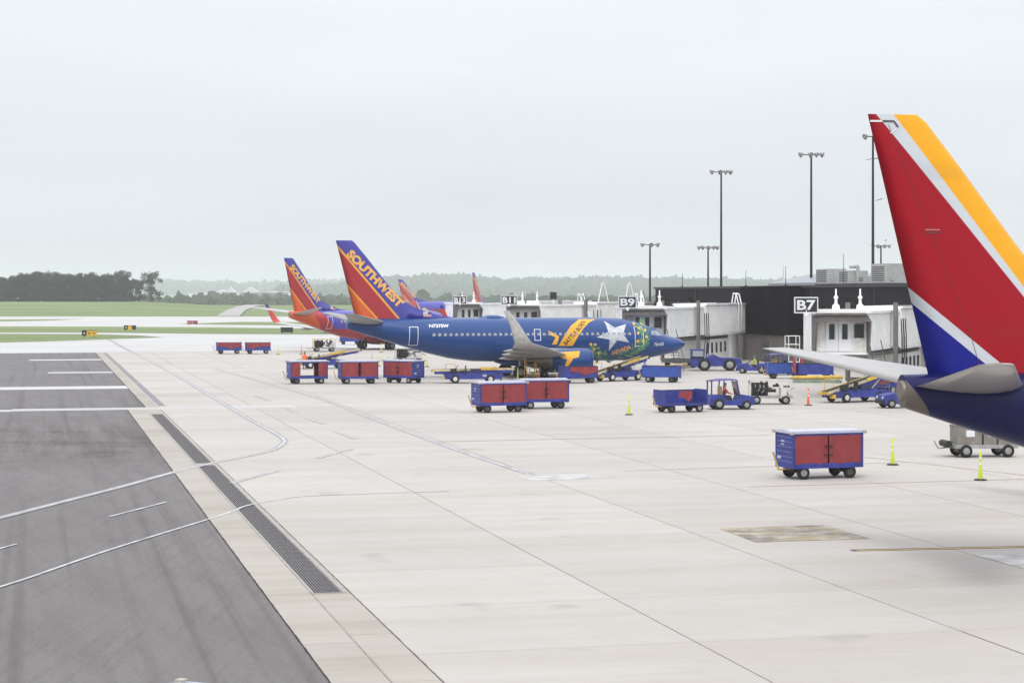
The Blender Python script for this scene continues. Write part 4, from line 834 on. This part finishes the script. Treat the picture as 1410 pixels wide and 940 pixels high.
# persons: one skinned body each
def person(label, loc, yaw, pose, vest, cap, parent_group=None, scale=1.0):
    P = {'stand': dict(hip=.93, knee=(.0, .5), foot=(0, .06), lean=0), 'sit': dict(hip=.12, knee=(.42, .12), foot=(.48, -.32), lean=.05)}[pose]
    V_ = []; E = []; Rr = []
    def v(p, r): V_.append(p); Rr.append(r); return len(V_) - 1
    def e(a, b): E.append((a, b))
    h = P['hip']; pel = v((0, 0, h), .15); ab = v((P['lean'] * .5, 0, h + .2), .14); ch = v((P['lean'], 0, h + .42), .165); nk = v((P['lean'] + .01, 0, h + .58), .06); hd = v((P['lean'] + .03, 0, h + .7), .095); tp = v((P['lean'] + .02, 0, h + .81), .085)
    for a, b in ((pel, ab), (ab, ch), (ch, nk), (nk, hd), (hd, tp)): e(a, b)
    for sg in (-1, 1):
        hp = v((0, sg * .1, h - .05), .095); kn = v((P['knee'][0], sg * .12, P['knee'][1]), .065); ft = v((P['foot'][0], sg * .12, P['foot'][1] + .04), .045); to = v((P['foot'][0] + .17, sg * .13, P['foot'][1] - .01), .04)
        e(pel, hp); e(hp, kn); e(kn, ft); e(ft, to)
        sh = v((P['lean'], sg * .2, h + .48), .062); el = v((P['lean'] + (.1 if pose == 'stand' else .18), sg * .27, h + .22), .046); ha = v((P['lean'] + (.28 if pose == 'stand' else .42), sg * .22, h + .14), .035); fi = v((P['lean'] + (.36 if pose == 'stand' else .5), sg * .2, h + .14), .022)
        e(ch, sh); e(sh, el); e(el, ha); e(ha, fi)
    me = bpy.data.meshes.new('body'); me.from_pydata(V_, E, []); k = N('clothes_' + str(len(bpy.data.materials))); x, y, z, _ = k.obj()
    c = k.mix(k.math('GREATER_THAN', z, h + .06), (.03, .035, .06), vest); c = k.mix(k.math('GREATER_THAN', z, h + .56), c, (.33, .2, .14)); c = k.mix(k.math('GREATER_THAN', x, P['lean'] + (.24 if pose == 'stand' else .36)), c, (.33, .2, .14)) if pose == 'stand' else c
    me.materials.append(k.out(c, .8)); t = thing('person', label, 'person', loc, yaw); o = bpy.data.objects.new('body', me); COL.objects.link(o); o.parent = t
    sk = o.modifiers.new('skin', 'SKIN'); lay = me.skin_vertices[0].data if me.skin_vertices else None
    if lay is None: bpy.context.view_layer.objects.active = o
    for i, r_ in enumerate(Rr): me.skin_vertices[0].data[i].radius = (r_, r_)
    me.skin_vertices[0].data[pel].use_root = True; sb = o.modifiers.new('smooth', 'SUBSURF'); sb.levels = sb.render_levels = 1
    MB().lathe([(0, .108), (.06, .1), (.1, .06), (.115, .01)], (P['lean'] + .025, 0, h + .76), 'Z', 12).build('cap', M('cap_' + cap[0], cap[1], .8), t)
    return t
ORV = (.85, .16, .04); YEV = (.62, .62, .08)
person('person in an orange vest standing behind the open see-through cart', G(419.5, 509), R(-60), 'stand', ORV, ('dark', (.04, .04, .05)))
def tug(label, loc, yaw, cab=False):
    t = thing('baggage_tug', label, 'tug', loc, yaw, 'baggage tugs')
    MB().prism([(-1.45, .28), (1.4, .28), (1.5, .5), (1.45, .85), (.55, 1.0), (.35, .62), (-.45, .62), (-.55, .95), (-1.4, .95), (-1.5, .6)], -.68, .68).build('body', M_CB, t)
    for x, r_ in ((-.9, .36), (.95, .3)):
        for sg in (-1, 1): wheel(t, (x, sg * .64, r_), r_, .22)
    MB().bb(1.45, 1.58, -.6, .6, .3, .55).build('bumper', M_BLK, t); MB().tube([(-1.45, 0, .45), (-1.75, 0, .45)], .05, 6).build('hitch', M_YELL, t)
    st = MB(); st.bb(-.45, .05, -.35, .35, .62, .78); st.bb(-.52, -.42, -.35, .35, .78, 1.2); st.build('seat', M_BLK, t)
    MB().tube([(.5, .0, .95), (.3, 0, 1.2)], .03, 5).lathe([(0, .17), (.03, .17)], (.3, 0, 1.2), 'X', 12).build('steering_wheel', M_BLK, t)
    for sg in (-1, 1): MB().cyl((1.46, sg * .45, .7), (1.51, sg * .45, .7), .09, .09, 10).build('headlight', M('headlight', (.7, .7, .7), .2), t)
    if cab:
        for x0, x1, z1 in ((-.62, -.55, 1.9), (.5, .3, 1.9)):
            for sg in (-1, 1): MB().cyl((x0, sg * .62, .9), (x1, sg * .62, z1), .045, .045, 6).build('cab_post', M_CB, t)
        for sg in (-1, 1): MB().bb(-1.42, -1.34, sg * .56 - .04, sg * .56 + .04, .95, 1.85).build('cab_post', M_CB, t)
        MB().loft([[(-1.5, y, 1.85), (-.6, y, 1.92), (.2, y, 1.93), (.42, y, 1.86), (.2, y, 1.99), (-.6, y, 2.0)] for y in (-.7, .7)]).build('cab_roof', M('cab_roof', (.10, .08, .32), .5), t)
        MB().add([(.47, -.58, 1.0), (.47, .58, 1.0), (.3, .58, 1.84), (.3, -.58, 1.84)], [(0, 1, 2, 3)]).build('windscreen', M_CLEAR, t); MB().bb(-.7, -.66, -.56, .56, .97, 1.5).build('back_panel', M_TAN, t)
    return t
tug('blue cab tug with a purple roof and driver inside, towing the blue open cart', G(1005, 563), yaw_at(1005, 15), True)
person('driver in an orange vest seated inside the cab tug', G(997, 561.5) + Vector((0, 0, .68)), yaw_at(1005, 15), 'sit', ORV, ('black', (.03, .03, .03)))
tug('open blue tug without cab beside the big tow tractor', G(1037, 514), yaw_at(1037, 172))
person('driver in a yellow vest and teal cap on the open tug', G(1040, 513.5) + Vector((0, 0, .68)), yaw_at(1037, 172), 'sit', YEV, ('teal', (.03, .25, .22)))
tug('blue tug partly hidden by the brown exhaust cone of the red-finned airliner', G(1240, 561), yaw_at(1240, 205))
tug('blue cab tug parked behind the long blue open cart', G(1076, 516), yaw_at(1076, 20), True)
t = thing('access_tower', 'white tubular access tower standing in front of the terminal wall', 'scaffold', G(1091, 506), A)
for x in (-.6, .6):
    for y in (-.5, .5): MB().cyl((x, y, 0), (x, y, 3.3), .05, .05, 6).build('upright', M_JB, t)
for z in (.6, 1.5, 2.4, 3.27):
    b_ = MB(); b_.tube([(-.6, -.5, z), (.6, -.5, z), (.6, .5, z), (-.6, .5, z), (-.6, -.5, z)], .04, 6); b_.build('rail', M_JB, t)
MB().bb(-.6, .6, -.5, .5, 2.3, 2.36).build('platform', M_UNDERB, t)
# big tow tractor
t = thing('tow_tractor', 'large blue aircraft tow tractor with cab in front of the block wall', 'tractor', G(985, 510), yaw_at(985, 184), 'tow tractors')
MB().prism([(-2.5, .45), (2.4, .45), (2.55, .7), (2.5, 1.15), (1.1, 1.2), (.2, 1.62), (-.4, 1.3), (-2.3, 1.25), (-2.55, .9)], -1.15, 1.15).build('body', M_CB, t)
for x in (-1.35, 1.15):
    for sg in (-1, 1): wheel(t, (x, sg * 1.05, .62), .62, .4)
for x, y in ((1.2, -.95), (1.2, .95), (2.4, -.95), (2.4, .95)): MB().cyl((x, y, 1.15), (x * .98, y, 2.02), .05, .05, 6).build('cab_post', M_CB, t)
MB().bb(1.1, 2.5, -1.0, 1.0, 2.02, 2.12).build('cab_roof', M_CB, t); MB().bb(1.2, 2.4, -.9, .9, 1.2, 1.4).build('dashboard', M_FRM, t)
for sg in (-1, 1): MB().bb(1.3, 2.3, sg * .97 - .01, sg * .97 + .01, 1.42, 1.98).build('side_window', M_CLEAR, t)
MB().bb(2.52, 2.75, -.9, .9, .5, .8).build('bumper', M_BLK, t); MB().tube([(2.7, 0, .6), (4.6, 0, .45), (5.3, 0, .4)], .09, 8).build('tow_bar', M_YELL, t)
person('driver in an orange vest behind the window of the tow tractor', G(966, 510) + Vector((0, 0, 1.1)), yaw_at(985, 184), 'sit', ORV, ('black', (.03, .03, .03)))
def machine(label, loc, yaw, kind):
    t = thing('ground_power_cart', label, 'power cart', loc, yaw, 'ground power carts')
    MB().bb(-1.5, 1.5, -.7, .7, .42, .58).build('bed', M_MACH, t)
    for x in (-1.0, 1.0):
        for sg in (-1, 1): wheel(t, (x, sg * .66, .3), .3, .18)
    MB().tube([(-1.5, 0, .45), (-2.1, 0, .4), (-2.3, 0, .75)], .04, 6).build('tow_bar', M_MACH, t); r = random.Random(hash(label) % 99)
    if kind == 'tank':
        for x0, x1, h in ((-1.35, -.2, 1.45), (-.1, .5, 1.4), (.6, 1.35, 1.1)):
            b_ = MB().bb(x0, x1, -.55, .55, .58, h).build('tank_box', M('tank_taupe', (.24, .215, .19), .6), t); MB().bb(x0 + .35 * (x1 - x0), x1 - .3 * (x1 - x0), -.57, -.55, .95, h - .2).build('label_plate', M_WHITE, b_); MB().bb(x0 - .02, x1 + .02, -.58, .58, h - .06, h + .02).build('lid', M_UNDERB, b_)
        MB().tube([(-1.3, -.5, 1.45), (-1.3, -.5, 1.62), (-.9, -.5, 1.62)], .04, 6).build('handle', M_BLK, t); MB().cyl((-1.75, -.5, .62), (-1.75, .5, .62), .16, .16, 10).build('hose_reel', M_BLK, t)
    else:
        MB().bb(.7, 1.4, -.5, .5, .58, 1.15).build('engine_housing', M_MACHW, t)
        for q in range(4):
            for y_, z_ in ((-.4, 1.5), (.3, 1.45)): MB().cyl((-1.2 + q * .3, y_, .58), (-1.2 + q * .3, y_, z_), .11, .11, 8).build('cylinder', M_DARK, t)
        for q in range(12):
            x_, y_, z_ = r.uniform(-1.1, 1.2), r.uniform(-.55, .4), r.uniform(.75, 1.35); dd = (r.uniform(.12, .4), r.uniform(.12, .35), r.uniform(.12, .35)); mm = r.choice((M_DARK, M_MACH, M_BLK, M_STRUT))
            if q % 2: MB().box((x_, y_, z_), dd).build('component', mm, t)
            else: MB().cyl((x_ - dd[0], y_, z_), (x_ + dd[0], y_, z_), dd[1] * .5, dd[1] * .5, 10).build('component', mm, t)
        h_ = MB()
        for q in range(11):
            a = (r.uniform(-1.2, 1.2), r.uniform(-.6, .6), r.uniform(.7, 1.3)); b = (a[0] + r.uniform(-.5, .5), r.uniform(-.6, .6), r.uniform(1, 1.65)); c_ = (b[0] + r.uniform(-.5, .5), r.uniform(-.6, .6), r.uniform(.6, 1.2)); h_.tube([a, b, c_], .05, 6)
        h_.build('hoses', M_UNDERB, t)
        fr = MB()
        for x in (-1.4, 1.45):
            for y in (-.62, .62): fr.cyl((x, y, .58), (x, y, 1.65), .035, .035, 6)
        for y in (-.62, .62): fr.cyl((-1.4, y, 1.65), (1.45, y, 1.65), .035, .035, 6)
        fr.build('roll_frame', M_YELL if kind == 'yellow' else M_MACHW, t)
    return t
machine('grey ground power cart with cylinders and hoses behind the cab tug', G(1060, 556), yaw_at(1060, 8), 'air')
machine('ground cart with grey tank boxes under the tail of the red-finned airliner', G(1352, 628), yaw_at(1352, 20), 'tank')
machine('power cart with hoses under the rear fuselage of the star airliner', G(562, 500), yaw_at(562, 10), 'air')
machine('yellow-framed power cart on the open apron near the person in orange', G(446, 484), yaw_at(446, 10), 'yellow')
machine('white power cart below the engine of the star airliner', G(762, 519), yaw_at(762, 15), 'air')
# yellow ladder and yellow bar
t = thing('maintenance_steps', 'small yellow maintenance steps behind the main wheels of the star airliner', 'steps', G(731, 522), A)
for q in range(5): MB().bb(-.4, .4, -.5 + q * .2, -.3 + q * .2, .3 + q * .32, .35 + q * .32).build('tread', M_YELL, t)
f_ = MB()
for x in (-.45, .45): f_.tube([(x, -.6, 0), (x, .5, 1.75)], .04, 6); f_.tube([(x, .5, 0), (x, .5, 2.3)], .04, 6); f_.tube([(x, -.5, .9), (x, .5, 2.3)], .03, 6)
f_.tube([(-.45, .5, .5), (.45, .5, .5)], .03, 6); f_.tube([(-.45, .5, 2.3), (.45, .5, 2.3)], .03, 6); f_.build('rail', M_YELL, t)
t = thing('barrier_bar', 'long padded yellow bar lying on a low frame under the white stabilizer', 'barrier', G(1125, 527), yaw_at(1125, 4))
b_ = MB(); b_.cyl((-2.2, 0, .45), (2.2, 0, .5), .16, .16, 10); b_.build('bar', M_YELL, t); f_ = MB(); f_.bb(-2.1, 2.1, -.1, .1, 0, .25)
for x in (-1.8, 0, 1.8): f_.bb(x - .06, x + .06, -.35, .35, 0, .3)
f_.build('frame', M('frame_green', (.25, .32, .25), .7), t)
# delineator posts
M_LIME = M('lime_post', (.55, .68, .04), .6, 0, .12, 5); M_ORP = M('orange_post', (.75, .13, .05), .6, 0, .12, 5); M_BAND = M('reflective_band', (.72, .74, .68), .4)
def post(px, py, lime, label, hgt=1.2):
    t = thing('delineator_post', label, 'traffic post', G(px, py), 0, 'delineator posts')
    MB().lathe([(0, .26), (.03, .27), (.06, .22), (.07, .06)], (0, 0, 0), 'Z', 14).build('base', M_BLK, t)
    MB().lathe([(.06, .1), (.3, .085), (.6, .065), (.95, .05), (hgt - .02, .04), (hgt, .02)], (0, 0, 0), 'Z', 12).build('post', M_LIME if lime else M_ORP, t)
    for z in (.62, .86): MB().lathe([(z, .068 if z < .7 else .056), (z + .1, .062 if z < .7 else .052)], (0, 0, 0), 'Z', 12).build('reflective_band', M_BAND, t)
for px, py, lm, lab in ((866, 571, 1, 'lime post alone on the apron left of the blue cart with red tarpaulin'), (1229, 640, 1, 'lime post right of the lone covered cart'), (1350, 661, 1, 'lime post in front of the grey tank cart'), (383, 488, 1, 'lime post beside the far pair of red carts'),
    (525, 485, 1, 'lime post by the main wheel of the airliner with red belly'), (521, 504, 1, 'lime post behind the middle one of three covered carts'), (588, 505, 1, 'lime post behind the last of three covered carts'), (690, 527, 1, 'lime post at the end of the flat belt loader'), (713, 525, 1, 'lime post in front of the main wheels'),
    (1113, 558, 0, 'orange post between the grey power cart and the belt loader'), (415, 488, 0, 'orange post behind the person in orange'), (512, 503, 0, 'orange post behind the middle covered cart'), (742, 525, 0, 'orange post beside the yellow maintenance steps')): post(px, py, lm, lab)
# airfield signs
def airsign(px, py, wd, hg, label, cols, txts):
    p = G(px, py); t = thing('airfield_sign', label, 'sign', p, 0, 'airfield signs'); n = len(cols)
    for x in (-wd * .35, wd * .35): MB().cyl((x, 0, 0), (x, 0, .4), .06, .06, 6).build('leg', M_DARK, t)
    for q in range(n):
        x0 = -wd / 2 + wd * q / n; x1 = x0 + wd / n; pn = MB().bb(x0 + .01, x1 - .01, -.12, .12, .3, hg).build('panel', cols[q], t)
        xc, zc_ = (x0 + x1) / 2, (hg + .3) / 2
        if txts[q] in '<>' and txts[q]:
            d = -1 if txts[q] == '<' else 1; MB().add([(xc + d * .26, -.13, zc_), (xc - d * .02, -.13, zc_ + .2), (xc - d * .02, -.13, zc_ - .2)], [(0, 1, 2)]).bb(xc - .02 - .24 * (d > 0), xc + .02 + .24 * (d < 0), -.131, -.124, zc_ - .06, zc_ + .06).build('arrow', M_BLK, pn, recalc=False)
        elif txts[q]: MB().bb(xc - .15, xc + .15, -.131, -.12, zc_ - .16, zc_ + .16).build('sign_mark', M('sign_mark_pale', (.5, .42, .36), .6), pn)
    MB().bb(-wd / 2 - .04, wd / 2 + .04, -.15, .15, hg, hg + .06).build('cap', M_DARK, t)
SGY = M('sign_yellow', (.8, .42, .02), .5); SGR = M('sign_red', (.28, .03, .04), .5)
airsign(123, 464.5, 2.6, 1.2, 'yellow and black taxiway sign standing on the nearest grass verge', (M_BLK, SGY, SGY), ('#', '<', '>'))
airsign(179, 455.5, 2.5, 1.1, 'black sign with a yellow middle panel on the second grass verge', (M_BLK, SGY, M_BLK), ('#', '', ''))
airsign(265, 448, 2.6, 1.1, 'dark red runway sign on the far grass verge', (SGR, SGR, SGR), ('#', '#', ''))
airsign(395, 459.5, 2.4, 1.2, 'plain dark back of a sign left of the airliner with red belly', (M_BLK, M_BLK), ('', ''))
# ================================================================== haze
k = bpy.data.materials.new('haze_air'); k.use_nodes = True; kt = k.node_tree; kt.nodes.clear(); ko = kt.nodes.new('ShaderNodeOutputMaterial'); kv = kt.nodes.new('ShaderNodeVolumePrincipled')
kv.inputs['Color'].default_value = (.93, .96, 1, 1); kv.inputs['Density'].default_value = .00015; kv.inputs['Anisotropy'].default_value = 0.0; kt.links.new(kv.outputs[0], ko.inputs['Volume'])
hz = MB().bb(-6800, 6800, -3200, 9900, -17.5, 120).build('haze', k); stuff(hz); tag(hz, 'thin pale haze lying over the whole airfield', 'haze')
